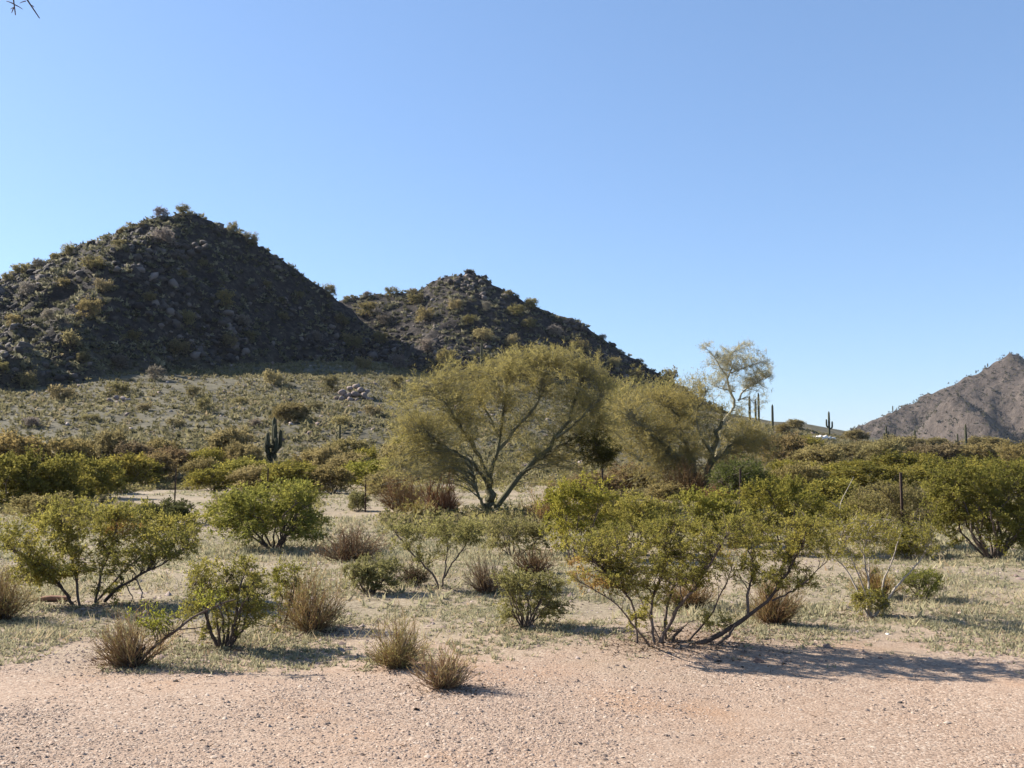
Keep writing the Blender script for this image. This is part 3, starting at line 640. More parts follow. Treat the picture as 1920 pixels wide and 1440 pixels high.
hero_creosote(1325, 1020, 1280, 1392, 918, 'bright yellow-green bush below the dark trunk', 14, nst=8, ncl=60, n_leaf=14, leafm='bright_leaf', leaf=(.038, .019), cl_r=.16)
hero_creosote(1475, 1040, 1392, 1556, 898, 'tall yellow-green creosote bush behind the long low arm', 15, nst=9, ncl=100, n_leaf=14, leafm='bright_leaf', leaf=(.034, .017), cl_r=.15, color=(.82, .8, .8), tint=(0, .9))
hero_creosote(1690, 1030, 1598, 1775, 905, 'wide olive creosote bush around a steel post', 16, nst=9, ncl=100, n_leaf=12, leaf=(.034, .016), cl_r=.18, leafm='olive_leaf', color=(.88, .9, .75))
_t = hero_creosote(1590, 1020, 1530, 1650, 930, 'thin olive creosote bush with bare sticks on top', 17, nst=7, ncl=45, n_leaf=10, leaf=(.036, .018), cl_r=.16)
def dead_sticks(t, px, py, polys, r0=.012):
    loc = place(px, py); k = mpp(loc); G = Geo(); rng = np.random.default_rng(px)
    for poly in polys:
        q = resample([((x - px) * k, dy, (py - y) * k) for x, y, dy in poly], 10); G.tubes(q[None], np.linspace(r0, r0 * .25, 10)[None], 5, np.array([.8]))
    link('dead_branch', G.mesh('dead_branch', M['pale_bark'], True), t)
dead_sticks(_t, 1590, 1020, [[(1590, 1010, 0), (1575, 970, -.1), (1568, 950, -.1), (1582, 930, -.1), (1600, 896, -.1)], [(1568, 950, -.1), (1552, 940, -.2), (1540, 938, -.2)], [(1576, 972, -.1), (1560, 960, -.2), (1550, 962, -.2)]])
hero_creosote(1190, 1040, 1120, 1262, 925, 'olive creosote bush with sparse reddish tips', 18, nst=8, ncl=70, n_leaf=12, leaf=(.036, .017), cl_r=.16, tint=(.1, .9))
hero_creosote(960, 1045, 905, 1030, 965, 'thin grey-green creosote bush below the palo verde', 19, nst=7, ncl=44, n_leaf=11, leafm='olive_leaf', leaf=(.034, .015), cl_r=.15, color=(.9, .98, .8))
hero_creosote(1245, 1000, 1215, 1290, 930, 'slim green bush behind pale sand', 20, nst=6, ncl=30, n_leaf=12, leaf=(.036, .018), cl_r=.14)

# --- dry twiggy bushes -------------------------------------------------------------------------
def dry_bush(px, py, l, rgt, top, label, seed, n0=260, twig='dry_twig', r=.0019, leaf_n=500, leafm=None, leaf=(.014, .006), color=None, flat=0.6, name='twig_bush', extra=None, group=None, dense=3):
    loc = place(px, py); k = mpp(loc); rng = np.random.default_rng(seed); S = k / (8.0 / FPX); n = int(n0 * .57)
    h = (py - top) * k; w = (rgt - l) * k
    G = Geo(); F = Geo()
    az = rng.uniform(0, 6.283, n); th = np.radians(68) * rng.uniform(0, 1, n) ** 0.72
    D = np.stack([np.sin(th) * np.cos(az), np.sin(th) * np.sin(az), np.cos(th)], 1)
    A = np.stack([rng.normal(size=n) * w * .035, rng.normal(size=n) * w * .035, np.full(n, -.01)], 1)
    lean = rng.normal(size=2) * .16; D[:, :2] += lean; D = nrm(D)
    ell = 1 / np.sqrt((D[:, 0] / (w * .5)) ** 2 + (D[:, 1] / (w * .5)) ** 2 + (D[:, 2] / h) ** 2)
    B = A + D * (ell * (1 - rng.beta(1.1, 2.2, n) * .75) * (1 + .25 * np.sin(az * 2 + seed)))[:, None]
    T0 = nrm(D * np.array([1.1, 1.1, .8]) + rng.normal(size=(n, 3)) * .15)
    P = curve_to(rng, A, T0, B, 6, 0.025)
    tb = rng.uniform(0, 0.6, n)
    G.tubes(P, np.linspace(1.7, .6, 6)[None] * np.full(n, r)[:, None] * max(1, S * .8), 3, tb * 0.6)
    idx = np.repeat(np.arange(n), dense); sg = rng.integers(2, 5, len(idx))
    A2 = P[idx, sg]; T2 = nrm(P[idx, sg + 1] - P[idx, sg])
    D2 = nrm(T2 + sphere_pts(rng, len(idx)) * .55 + np.array([0, 0, .2])); L2 = rng.uniform(.18, .42, len(idx)) * h
    P2 = curve_to(rng, A2, T2, A2 + D2 * L2[:, None], 4, .04)
    G.tubes(P2[:, [0, 1, 3]], np.linspace(1.0, .45, 3)[None] * np.full(len(idx), r)[:, None] * max(1, S * .8), 3, rng.uniform(.25, 1, len(idx)))
    if leaf_n:
        ii = rng.integers(0, len(idx), leaf_n); t = rng.integers(1, 4, leaf_n)
        F.leaves(P2[ii, t], sphere_pts(rng, leaf_n) + np.array([0, 0, .5]), leaf[0] * S, leaf[1] * S, rng.uniform(0, 1, leaf_n), rng)
    # woody crown at the root
    R = 7; a = np.arange(R) * 0.9
    st = np.stack([np.stack([np.cos(a) * q * w * .05, np.sin(a) * q * w * .05, np.full(R, z * h)], 1) for q, z in ((1.2, -.05), (.9, .07), (1.3, .16), (2.2, .30))], 1)
    G2 = Geo(); G2.tubes(resample_batch(st, 6), np.linspace(.020, .006, 6)[None] * np.ones(R)[:, None] * min(S, 1.6), 5, rng.uniform(.1, .4, R))
    geos = [G2, G, F] if F.n else [G2, G]
    fit([G2, G], (px - l) * k, (rgt - px) * k, h) if not F.n else fit([G2, G, F], (px - l) * k, (rgt - px) * k, h)
    t = thing(name, loc, label, 'bush', group)
    link('stems', G2.mesh('stems', M['dark_bark'], True), t)
    o = link('twigs', G.mesh('twigs', M[twig]), t); o['kind'] = 'stuff'
    if color: o.color = (*color, 1)
    if F.n:
        o = link('foliage', F.mesh('foliage', M[leafm or 'olive_leaf']), t)
        if color: o.color = (*color, 1)
    if extra: extra(t, k, px, py)
    return t
def resample_batch(st, K):
    return np.stack([resample(s, K) for s in st])
def long_branch(t, k, px, py):
    rng = np.random.default_rng(99); 
    poly = [((x - px) * k, dy, (py - y) * k) for x, y, dy in ((258, 1246, 0), (275, 1225, -.02), (300, 1205, -.03), (335, 1180, -.05), (372, 1150, -.06), (405, 1137, -.07), (440, 1126, -.08))]
    p2 = [((x - px) * k, dy, (py - y) * k) for x, y, dy in ((300, 1205, -.03), (325, 1185, -.1), (345, 1178, -.12), (385, 1175, -.12))]
    G, F = grow_plant(rng, [(poly, .014, .006), (p2, .007, .004)], [(((270 - px) * k, 0, (py - 1160) * k), (.12, .1, .1), 14), (((385 - px) * k, -.05, (py - 1120) * k), (.12, .1, .06), 5)], .08, 6, 12, (.019, .010), .0025)
    link('branch', G.mesh('branch', M['dark_bark'], True), t)
    o = link('leaves', F.mesh('leaves', M['bright_leaf']), t)
dry_bush(245, 1250, 182, 322, 1142, 'tan twig bush with a long dark branch reaching out of it', 31, 330, color=(.88, .88, .82), extra=long_branch)
dry_bush(745, 1252, 690, 800, 1150, 'upright tan twig bush with tiny olive leaves, left of the smaller twig bush', 32, 420, leaf_n=1500, color=(.95, 1.0, .85))
dry_bush(832, 1290, 770, 892, 1206, 'smallest tan twig bush alone in front on the gravel', 33, 340, leaf_n=700)
dry_bush(585, 1186, 520, 655, 1062, 'round straw-coloured twig bush on grey-green herbs', 34, 420, leaf_n=1100, color=(.95, .95, .85))
dry_bush(1452, 1172, 1400, 1505, 1075, 'brown twig bush under the long low arm of the big creosote', 35, 420, leaf_n=900, color=(.72, .68, .6))
dry_bush(2, 1162, -62, 62, 1046, 'brown and green twig bush cut by the picture edge', 36, 420, leaf_n=1500, color=(.8, .8, .7))
dry_bush(655, 1054, 590, 722, 985, 'grey-brown leafless bush beside the broad green creosote', 37, 420, leaf_n=900, leafm='grey_leaf', color=(.6, .58, .6), twig='dry_twig')
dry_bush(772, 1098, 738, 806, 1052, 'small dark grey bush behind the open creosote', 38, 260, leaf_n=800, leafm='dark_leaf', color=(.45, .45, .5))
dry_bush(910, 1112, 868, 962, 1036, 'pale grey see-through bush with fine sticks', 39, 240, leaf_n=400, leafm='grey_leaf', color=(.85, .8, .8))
dry_bush(1000, 1078, 960, 1045, 1026, 'dark tangled bush left of the big creosote', 40, 300, leaf_n=500, leafm='dark_leaf', color=(.5, .45, .45))  # dark leaves and dulled twig colour over the whole bush
dry_bush(1290, 1140, 1235, 1350, 1075, 'brown bush seen through the big creosote', 41, 300, leaf_n=700, leafm='brown_leaf', color=(.75, .7, .6))
dry_bush(1648, 1120, 1600, 1690, 1058, 'tan bush behind the pale forked stems', 42, 260, leaf_n=600, color=(.85, .8, .6))
dry_bush(825, 968, 780, 866, 884, 'rust-red dead bush left of the palo verde trunk', 43, 300, leaf_n=0, twig='rust_twig', r=.0028, dense=3)
dry_bush(752, 960, 705, 802, 880, 'purplish brown leafless bush beside the rust-red bush', 44, 420, leaf_n=2200, leafm='grey_leaf', color=(.66, .6, .56))
dry_bush(780, 975, 745, 815, 935, 'low olive bush in front of the rust-red bush', 45, 240, leaf_n=1500, leafm='olive_leaf', color=(.9, .9, .75))
dry_bush(1030, 985, 985, 1085, 905, 'brown brushy bush right of the palo verde trunk', 46, 420, leaf_n=2200, leafm='brown_leaf', color=(1.0, .95, .75))

# --- palo verde trees ---------------------------------------------------------------------------
def tree(px, py, label, seed, stems, lobes, leafm='verde_leaf', wood='verde_bark', leaf=(.10, .009), n_tw=7, n_leaf=13, cl_r=.40, color=None, tw_r=.006, Y=None, name='palo_verde_tree', shell=.2, extra=None, leaf_up=.35, cmul=1.08):
    loc = place(px, py); k = mpp(loc); rng = np.random.default_rng(seed)
    st = [([((x - px) * k, dy, (py - y) * k) for x, y, dy in poly], a, b) for poly, a, b in stems]
    lb = [(((x - px) * k, dy, (py - y) * k), (rx * k, ry, rz * k), int(n * cmul)) for x, y, dy, rx, ry, rz, n in lobes]
    G, F = grow_plant(rng, st, lb, cl_r, n_tw, n_leaf, leaf, tw_r, shell=shell, leaf_up=leaf_up, twig_tint=(.7, 1.0))
    t = thing(name, loc, label, 'tree')
    a = link('trunk', G.mesh('trunk', M[wood], True), t); b = link('crown', F.mesh('crown', M[leafm]), t)
    if color: b.color = (*color, 1)
    if extra: extra(t, k, px, py, rng)
    return t
def mistletoe(t, k, px, py, rng):
    G, F = grow_plant(rng, [([((1075 - px) * k, 0, (py - 815) * k), ((1110 - px) * k, .1, (py - 830) * k), ((1140 - px) * k, 0, (py - 850) * k)], .02, .01)],
        [(((1110 - px) * k, 0, (py - 838) * k), (50 * k, .6, 34 * k), 60), (((1125 - px) * k, 0, (py - 855) * k), (36 * k, .5, 22 * k), 40)], .2, 7, 14, (.07, .012), .004, leaf_up=-.5)
    o = link('clump', F.mesh('clump', M['dark_leaf']), t); o['label'] = 'dark dense drooping clump in the crown'; o.color = (1.3, 1.05, .8, 1)
    link('clump_twigs', G.mesh('clump_twigs', M['dark_bark']), o)
tree(915, 966, 'wide palo verde tree with forked green-grey limbs, the biggest tree in front', 51,
    [([(914, 970, 0), (920, 935, 0), (918, 900, 0)], .13, .10), ([(926, 968, .1), (945, 925, .1), (985, 880, .1), (1012, 858, 0), (1042, 824, 0), (1072, 780, 0), (1088, 722, 0)], .10, .03),
     ([(918, 904, 0), (896, 850, 0), (871, 812, -.2), (846, 772, -.4), (815, 735, -.5)], .075, .02), ([(916, 912, 0), (902, 886, -.1), (880, 864, -.3), (850, 845, -.6), (806, 818, -.8)], .055, .015),
     ([(918, 900, 0), (931, 860, .1), (935, 820, .3), (945, 760, .6), (950, 700, .8)], .07, .02), ([(934, 845, .2), (965, 802, .2), (1000, 772, .1), (1016, 740, 0), (1012, 695, 0)], .055, .02),
     ([(980, 886, .1), (1022, 852, .3), (1062, 832, .5), (1112, 802, .7)], .055, .02), ([(908, 955, 0), (893, 915, -.3), (886, 880, -.5)], .05, .02), ([(935, 820, .3), (910, 770, .8), (890, 720, 1.0)], .04, .015), ([(1042, 824, 0), (1085, 790, -.4), (1120, 750, -.5)], .04, .015)],
    [(815, 758, -.3, 78, 1.2, 62, 70), (880, 725, .2, 80, 1.3, 55, 70), (950, 712, .5, 85, 1.4, 52, 80), (1020, 702, .2, 85, 1.3, 48, 75), (1080, 720, 0, 72, 1.2, 58, 66), (1060, 790, .2, 70, 1.2, 40, 40), (940, 790, .3, 90, 1.2, 45, 50), (850, 810, -.4, 80, 1.1, 45, 50), (775, 830, -.5, 42, .8, 45, 26), (800, 880, -.6, 50, .8, 40, 24), (1110, 790, .2, 52, .9, 50, 40), (935, 885, -.4, 26, .4, 16, 10), (765, 790, -.4, 40, 1.0, 55, 30), (760, 870, -.5, 45, .8, 40, 24), (840, 880, -.3, 50, .8, 40, 24), (1010, 840, .4, 60, .8, 35, 26), (1130, 740, .4, 40, .9, 40, 26), (720, 895, -.3, 40, .8, 34, 16), (1040, 880, .5, 50, .8, 34, 18), (1060, 672, .1, 40, .9, 26, 22), (985, 672, .3, 44, .9, 24, 18), (1150, 820, .6, 40, .9, 44, 24), (1100, 880, .8, 50, .9, 34, 20)],
    extra=mistletoe, n_tw=7, n_leaf=14, color=(1.04, 1.0, .92))
tree(1312, 935, 'bushy olive palo verde tree with a dark split trunk', 52,
    [([(1310, 940, 0), (1300, 890, 0), (1292, 850, 0), (1280, 800, .3), (1262, 760, .5)], .16, .04), ([(1318, 940, 0), (1325, 890, 0), (1335, 850, 0), (1350, 810, 0), (1356, 790, 0)], .15, .06),
     ([(1300, 890, 0), (1260, 850, -.4), (1220, 815, -.6), (1190, 790, -.6)], .08, .03), ([(1335, 850, 0), (1310, 820, -.3), (1300, 780, -.5), (1320, 740, -.5)], .07, .02), ([(1325, 880, 0), (1370, 840, .3), (1410, 810, .5)], .07, .02)],
    [(1180, 770, .4, 55, 1.5, 55, 46), (1240, 765, .4, 60, 1.5, 50, 54), (1300, 770, 0, 60, 1.5, 42, 54), (1215, 830, 0, 60, 1.4, 45, 46), (1270, 835, -.5, 60, 1.2, 45, 46), (1390, 815, .5, 48, 1.4, 42, 40), (1420, 855, .5, 40, 1.2, 40, 26), (1330, 840, 0, 50, 1.2, 40, 24), (1250, 890, -.4, 60, 1.2, 36, 34), (1195, 880, -.3, 50, 1.2, 40, 30), (1380, 880, .6, 50, 1.2, 34, 24), (1150, 820, .4, 36, 1.2, 40, 22), (1290, 740, .4, 50, 1.2, 30, 30), (1440, 830, .6, 34, 1.2, 40, 22)],
    color=(1.0, .93, .84), leaf=(.13, .013), tw_r=.007, cl_r=.5)
tree(1362, 900, 'tall airy half-bare tree standing out against the sky', 53,
    [([(1340, 900, 0), (1345, 850, 0), (1352, 800, 0), (1362, 785, 0), (1378, 770, 0), (1386, 750, 0), (1380, 735, 0), (1368, 722, 0), (1366, 706, 0)], .14, .06),
     ([(1386, 752, 0), (1392, 740, 0), (1400, 732, .3), (1425, 718, .6), (1448, 706, .8)], .06, .02), ([(1366, 712, 0), (1378, 690, .2), (1372, 668, .3), (1390, 650, .4)], .05, .015),
     ([(1366, 706, 0), (1352, 690, -.3), (1338, 668, -.5), (1324, 655, -.6)], .045, .012), ([(1380, 735, 0), (1350, 730, -.4), (1330, 722, -.6)], .035, .012), ([(1372, 700, 0), (1400, 690, -.4), (1430, 680, -.6)], .04, .012),
     ([(1362, 785, 0), (1345, 760, .4), (1340, 740, .5)], .04, .015), ([(1386, 752, 0), (1402, 745, -.3), (1410, 755, -.4)], .035, .012), ([(1345, 832, 0), (1330, 820, -.2), (1315, 800, -.2)], .05, .02)],
    [(1375, 672, .2, 42, 1.2, 26, 34), (1400, 690, 0, 42, 1.2, 34, 30), (1350, 690, -.2, 30, 1.0, 34, 20), (1432, 705, .4, 28, .9, 22, 18), (1375, 715, 0, 50, 1.2, 24, 20), (1328, 660, -.5, 14, .5, 14, 5), (1410, 655, .2, 20, .8, 12, 8), (1350, 735, 0, 30, .8, 14, 6), (1425, 735, .4, 32, .9, 22, 10), (1440, 690, .3, 22, .8, 20, 8), (1400, 760, .2, 34, .9, 18, 8)],
    wood='white_bark', leafm='grey_leaf', color=(1.5, 1.5, 1.2), n_tw=7, n_leaf=9, leaf=(.10, .014), tw_r=.009, cl_r=.36, name='bare_tree', cmul=2.2)
tree(1390, 950, 'dark green mesquite-like tree at the foot of the airy tree', 54,
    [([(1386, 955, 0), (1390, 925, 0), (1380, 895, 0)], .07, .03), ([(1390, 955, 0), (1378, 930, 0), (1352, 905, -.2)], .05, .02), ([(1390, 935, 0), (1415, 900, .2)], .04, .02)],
    [(1392, 895, .2, 46, 1.0, 30, 50), (1420, 915, .2, 26, .8, 28, 24), (1365, 900, 0, 30, .8, 22, 18)], leafm='dark_leaf', wood='dark_bark', leaf=(.09, .022), color=(1.15, 1.2, 1.1), name='mesquite_tree')  # dark green leaves are its own colour

tree(1195, 915, 'pale green palo verde tree standing back between the two nearer trees', 55,
    [([(1195, 918, 0), (1198, 880, 0), (1190, 845, 0), (1175, 800, -.3), (1165, 760, -.4)], .14, .04), ([(1198, 880, 0), (1215, 840, .2), (1235, 800, .3), (1245, 750, .4)], .09, .03), ([(1194, 860, 0), (1160, 835, -.4), (1135, 815, -.6)], .07, .03), ([(1215, 840, .2), (1255, 815, 0), (1290, 790, 0)], .07, .02)],
    [(1150, 770, -.3, 44, 1.4, 48, 34), (1195, 740, 0, 50, 1.6, 46, 40), (1245, 755, .3, 50, 1.5, 42, 36), (1285, 790, .1, 36, 1.2, 40, 20), (1190, 810, 0, 60, 1.4, 40, 30), (1140, 830, -.4, 34, 1.0, 34, 16), (1250, 830, .2, 50, 1.2, 36, 20)],
    color=(1.0, 1.0, .85), leaf=(.14, .014), tw_r=.008, cl_r=.5, n_leaf=12)
dry_bush(1290, 938, 1240, 1345, 862, 'dark brown tangled thicket around the split trunk', 47, 420, leaf_n=1800, leafm='brown_leaf', color=(.5, .44, .4))
dry_bush(1352, 945, 1318, 1392, 890, 'small reddish brown thicket right of the split trunk', 48, 300, leaf_n=1000, leafm='brown_leaf', color=(.62, .5, .45))
# --- bushes farther back: copies of a few built ones, each stretched to the one in the photograph --
def proto_bush(seed, leafm, w=1.0, h=0.7, ncl=110, n_tw=6, n_leaf=9, leaf=(.05, .022), wood='dark_bark'):
    rng = np.random.default_rng(seed)
    G, F = grow_plant(rng, auto_stems(rng, 8, w, h, .009), dome_lobes(rng, w, h, ncl, None, .2), .12, n_tw, n_leaf, leaf, .003, stem_sides=4, shell=.3)
    fit([G, F], w / 2, w / 2, h)
    return G.mesh('stems', M[wood], True), F.mesh('foliage', M[leafm])
PROTO = {}
for key, lm in (('green', 'creosote_leaf'), ('bright', 'bright_leaf'), ('olive', 'olive_leaf'), ('brown', 'brown_leaf'), ('verde', 'verde_leaf')):
    PROTO[key] = [proto_bush(700 + 7 * i + len(key), lm, leaf=(.045, .020) if key != 'verde' else (.07, .016)) for i in range(2)]
rp = np.random.default_rng(77)
count = [0]
def back_bush(px, py, w, h, key, label, color=(1, 1, 1), group=None, name='desert_bush', cat='bush'):
    loc = place(px, py); k = mpp(loc); i = count[0]; count[0] += 1
    s, f = PROTO[key][i % 2]
    t = thing(name, loc, label, cat, group)
    t.rotation_euler = (0, 0, float(rp.uniform(0, 6.28)))
    w *= 1.2; h *= 1.1
    t.scale = (w * k, w * k * float(rp.uniform(.85, 1.1)), h * k / 0.7)
    for n_, me in (('stems', s), ('foliage', f)):
        o = link(n_, me, t); j = rp.uniform(.9, 1.1)
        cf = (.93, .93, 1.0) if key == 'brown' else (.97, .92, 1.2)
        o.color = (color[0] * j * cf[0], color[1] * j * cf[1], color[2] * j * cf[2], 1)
    return t
BACK = [
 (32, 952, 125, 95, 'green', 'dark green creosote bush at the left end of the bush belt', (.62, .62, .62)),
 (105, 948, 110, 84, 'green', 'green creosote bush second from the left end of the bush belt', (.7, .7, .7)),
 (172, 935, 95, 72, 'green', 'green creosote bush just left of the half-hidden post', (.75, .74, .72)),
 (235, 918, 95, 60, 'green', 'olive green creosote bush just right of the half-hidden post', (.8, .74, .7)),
 (292, 905, 84, 52, 'olive', 'tan-olive bush left of the tallest bare post', (.9, .8, .75)),
 (375, 910, 84, 46, 'olive', 'olive bush right of the tallest bare post', (.85, .82, .7)),
 (20, 895, 110, 75, 'olive', 'olive-brown bush behind the left end of the bush belt', (.95, .85, .7)),
 (125, 890, 90, 60, 'olive', 'dull olive bush on the foot of the pale slope at the left', (.9, .85, .7)),
 (210, 872, 80, 62, 'verde', 'pale green bush with an upright tip on the pale slope', (.75, .75, .7)),
 (255, 882, 85, 48, 'brown', 'purple-brown bush below the pale green bush with the upright tip', (.7, .68, .6)),
 (322, 888, 70, 44, 'brown', 'brown bush behind the tallest bare post', (.95, .85, .7)),
 (428, 872, 88, 62, 'verde', 'rounded yellow-olive bush left of the many-armed saguaro', (.78, .76, .68)),
 (455, 910, 95, 46, 'green', 'green bush left of the post below the saguaro', (.95, .95, .9)),
 (545, 925, 100, 54, 'green', 'green bush right of the post below the saguaro', (.95, .92, .85)),
 (588, 882, 70, 36, 'olive', 'olive bush right of the many-armed saguaro', (.9, .85, .72)),
 (622, 925, 90, 46, 'olive', 'olive bush with a brown foot in the middle of the bush belt', (.95, .9, .75)),
 (650, 872, 80, 46, 'olive', 'olive bush below the slim single saguaro', (.85, .85, .72)),
 (690, 915, 90, 48, 'bright', 'bright green bush behind the fence post with the round shrub', (.85, .85, .8)),
 (745, 895, 80, 60, 'verde', 'pale olive bush at the left skirt of the big palo verde', (.8, .78, .68)),
 (672, 958, 52, 32, 'olive', 'small round shrub at the foot of a fence post', (.8, .88, .75)),
 (85, 975, 120, 44, 'olive', 'low pale olive bush behind the sprawling creosote', (.95, .95, .8)),
 (545, 792, 64, 34, 'verde', 'olive bush on the pale slope above the many-armed saguaro', (.7, .68, .6)),
 (1470, 880, 80, 60, 'verde', 'brownish olive bush right of the bushy split-trunk tree', (.78, .7, .62)),
 (1535, 890, 110, 50, 'olive', 'olive bush in front of the pale stony slope', (.9, .88, .75)),
 (1590, 868, 80, 34, 'verde', 'pale olive bush below the white rocks', (.74, .74, .65)),
 (1655, 884, 95, 54, 'verde', 'round olive bush with a dark underside on the right-hand slope', (.7, .72, .62)),
 (1640, 925, 120, 50, 'green', 'green bush belt member left of the tall post at right', (.78, .76, .72)),
 (1745, 920, 120, 46, 'green', 'green bush belt member right of the tall post at right', (.8, .78, .72)),
 (1755, 875, 110, 40, 'brown', 'brown-olive bush below the pale ledge', (.8, .8, .66)),
 (1840, 880, 110, 44, 'olive', 'olive bush above the large dark creosote', (.95, .9, .78)),
 (1905, 895, 90, 60, 'olive', 'pale olive bush at the right picture edge', (.95, .9, .75)),
 (1560, 960, 100, 56, 'green', 'mottled green bush behind the thin creosote with bare sticks', (.88, .86, .8)),
 (1500, 930, 90, 56, 'olive', 'dull olive bush right of the dark green tree', (.9, .88, .72)),
 (1455, 950, 90, 50, 'green', 'green bush at the right foot of the dark green tree', (.85, .86, .8)),
 (1110, 935, 95, 44, 'brown', 'brown bush between the two palo verdes', (1.0, .92, .72)),
 (1190, 925, 100, 50, 'brown', 'tan-brown bush left of the bushy split-trunk tree', (1.05, .95, .75)),
 (1250, 945, 80, 36, 'olive', 'olive bush under the bushy split-trunk tree', (.85, .82, .7)),
 (1130, 985, 90, 60, 'olive', 'olive brush left of the sparse reddish creosote', (.9, .9, .7)),
 (1800, 985, 110, 70, 'olive', 'olive bush left of the large dark creosote', (.85, .85, .7)),
 (1706, 1048, 84, 52, 'green', 'low olive bush at the foot of the tall post', (.75, .74, .7)),
 (1755, 818 + 22, 40, 18, 'verde', 'tiny bush on the skyline below the far hill', (.7, .7, .6)),
 (1492, 804, 36, 16, 'verde', 'small bush on the skyline right of the lone column cactus', (.7, .7, .65)),
 (1605, 828, 44, 20, 'verde', 'olive bush on the skyline right of the white rocks', (.72, .7, .6)),
 (1468, 816, 34, 20, 'olive', 'tan bush below the lone column cactus', (.8, .75, .62)),
 (1690, 850, 80, 30, 'verde', 'wide low olive bush under the right-hand cacti', (.72, .72, .62)),
 (1850, 852, 90, 30, 'verde', 'wide olive bush right of the tallest right-hand cactus', (.75, .74, .62)),
 (1505, 842, 44, 22, 'olive', 'olive bush on the stony rise left of the white rocks', (.8, .78, .65)),
]
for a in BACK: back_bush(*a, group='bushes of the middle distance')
rb_ = np.random.default_rng(4)
ROWS = [('back row of the left bush belt', [(-5, 872), (60, 868), (150, 874), (300, 868), (385, 885), (455, 885), (610, 892), (690, 885), (760, 868)], (62, 40), 'shrubs in the back row at left'),
        ('front row of the left bush belt', [(68, 940), (140, 940), (205, 925), (262, 912), (400, 920), (470, 922), (585, 918), (655, 905), (722, 930)], (80, 44), 'bushes in the front row at left'),
        ('belt right of the split-trunk tree', [(1480, 905), (1545, 915), (1600, 900), (1690, 905), (1720, 895), (1790, 905), (1830, 925), (1880, 905), (1915, 930)], (95, 44), 'bushes in the belt at right'),
        ('rise under the far hill', [(1500, 850), (1560, 858), (1625, 850), (1712, 862), (1780, 860), (1880, 866)], (60, 24), 'shrubs on the rise under the far hill')]
for phrase, spots, (w0, h0), grp in ROWS:
    for n_, (px, py) in enumerate(spots):
        back_bush(px, py, w0 * rb_.uniform(.8, 1.25), h0 * rb_.uniform(.75, 1.25), ('olive', 'green', 'verde', 'olive', 'green')[int(rb_.integers(0, 5))],
                  f'{("first", "second", "third", "fourth", "fifth", "sixth", "seventh", "eighth", "ninth")[n_]} small bush from the left in the {phrase}', (.85, .82, .72), grp)

# --- shrubs on the hills -------------------------------------------------------------------------
def hill_shrub_mesh(seed, leafm):
    rng = np.random.default_rng(seed)
    G, F = grow_plant(rng, auto_stems(rng, 5, 1.0, .75, .016), dome_lobes(rng, 1.0, .75, 60, None, .2), .17, 5, 5, (.07, .035), .005, stem_sides=3, shell=.3)
    fit([G, F], .5, .5, .75)
    v = np.concatenate([np.concatenate(G.v), np.concatenate(F.v)])
    f = np.concatenate([np.concatenate(G.f), np.concatenate(F.f) + G.n]); t = np.concatenate([np.concatenate(G.t), np.concatenate(F.t)])
    me = raw_mesh('hill_shrub', v, f, t, M['dark_bark']); me.materials.append(M[leafm])
    nf = sum(len(x) for x in G.f); mi = np.ones(len(f), np.int32); mi[:nf] = 0
    me.polygons.foreach_set('material_index', mi)
    return me
HS = [hill_shrub_mesh(900 + i, lm) for i, lm in enumerate(('verde_leaf', 'olive_leaf', 'grey_leaf', 'olive_leaf', 'verde_leaf'))]
rh = np.random.default_rng(555)
ORD = ['first', 'second', 'third', 'fourth', 'fifth', 'sixth', 'seventh', 'eighth', 'ninth', 'tenth', 'eleventh', 'twelfth', 'thirteenth', 'fourteenth', 'fifteenth', 'sixteenth', 'seventeenth', 'eighteenth']
def hill_shrub(px, py, w, h, label, group, i, fn=terrain):
    loc = land(px, py, fn); k = mpp(loc)
    o = link('hill_shrub', HS[i % len(HS)]); tag(o, label, 'shrub', group)
    o.location = [float(c) for c in loc - np.array([0, 0, .1])]; o.rotation_euler = (0, 0, float(rh.uniform(0, 6.28))); o.scale = (w * k, w * k, h * k / .75)
    c = rh.uniform(.6, .95); o.color = (c * rh.uniform(.95, 1.05), c * .95, c * rh.uniform(1.0, 1.25), 1)
ZONES = {   # phrase, group, number of height bands
 'a_crest': ('against the sky on the crest of the tall hill', 'shrubs on the crest of the tall hill', 1),
 'a_slope': ('on the dark face of the tall hill', 'shrubs on the face of the tall hill', 3),
 'a_foot': ('on the pale slope below the tall hill', 'shrubs on the pale slope', 2),
 'b_crest': ('against the sky on the ridge of the lower hill', 'shrubs on the ridge of the lower hill', 1),
 'b_slope': ('on the dark face of the lower hill', 'shrubs on the face of the lower hill', 3),
}
BANDS = {1: [''], 2: ['upper row', 'lower row'], 3: ['upper row', 'middle row', 'lower row']}
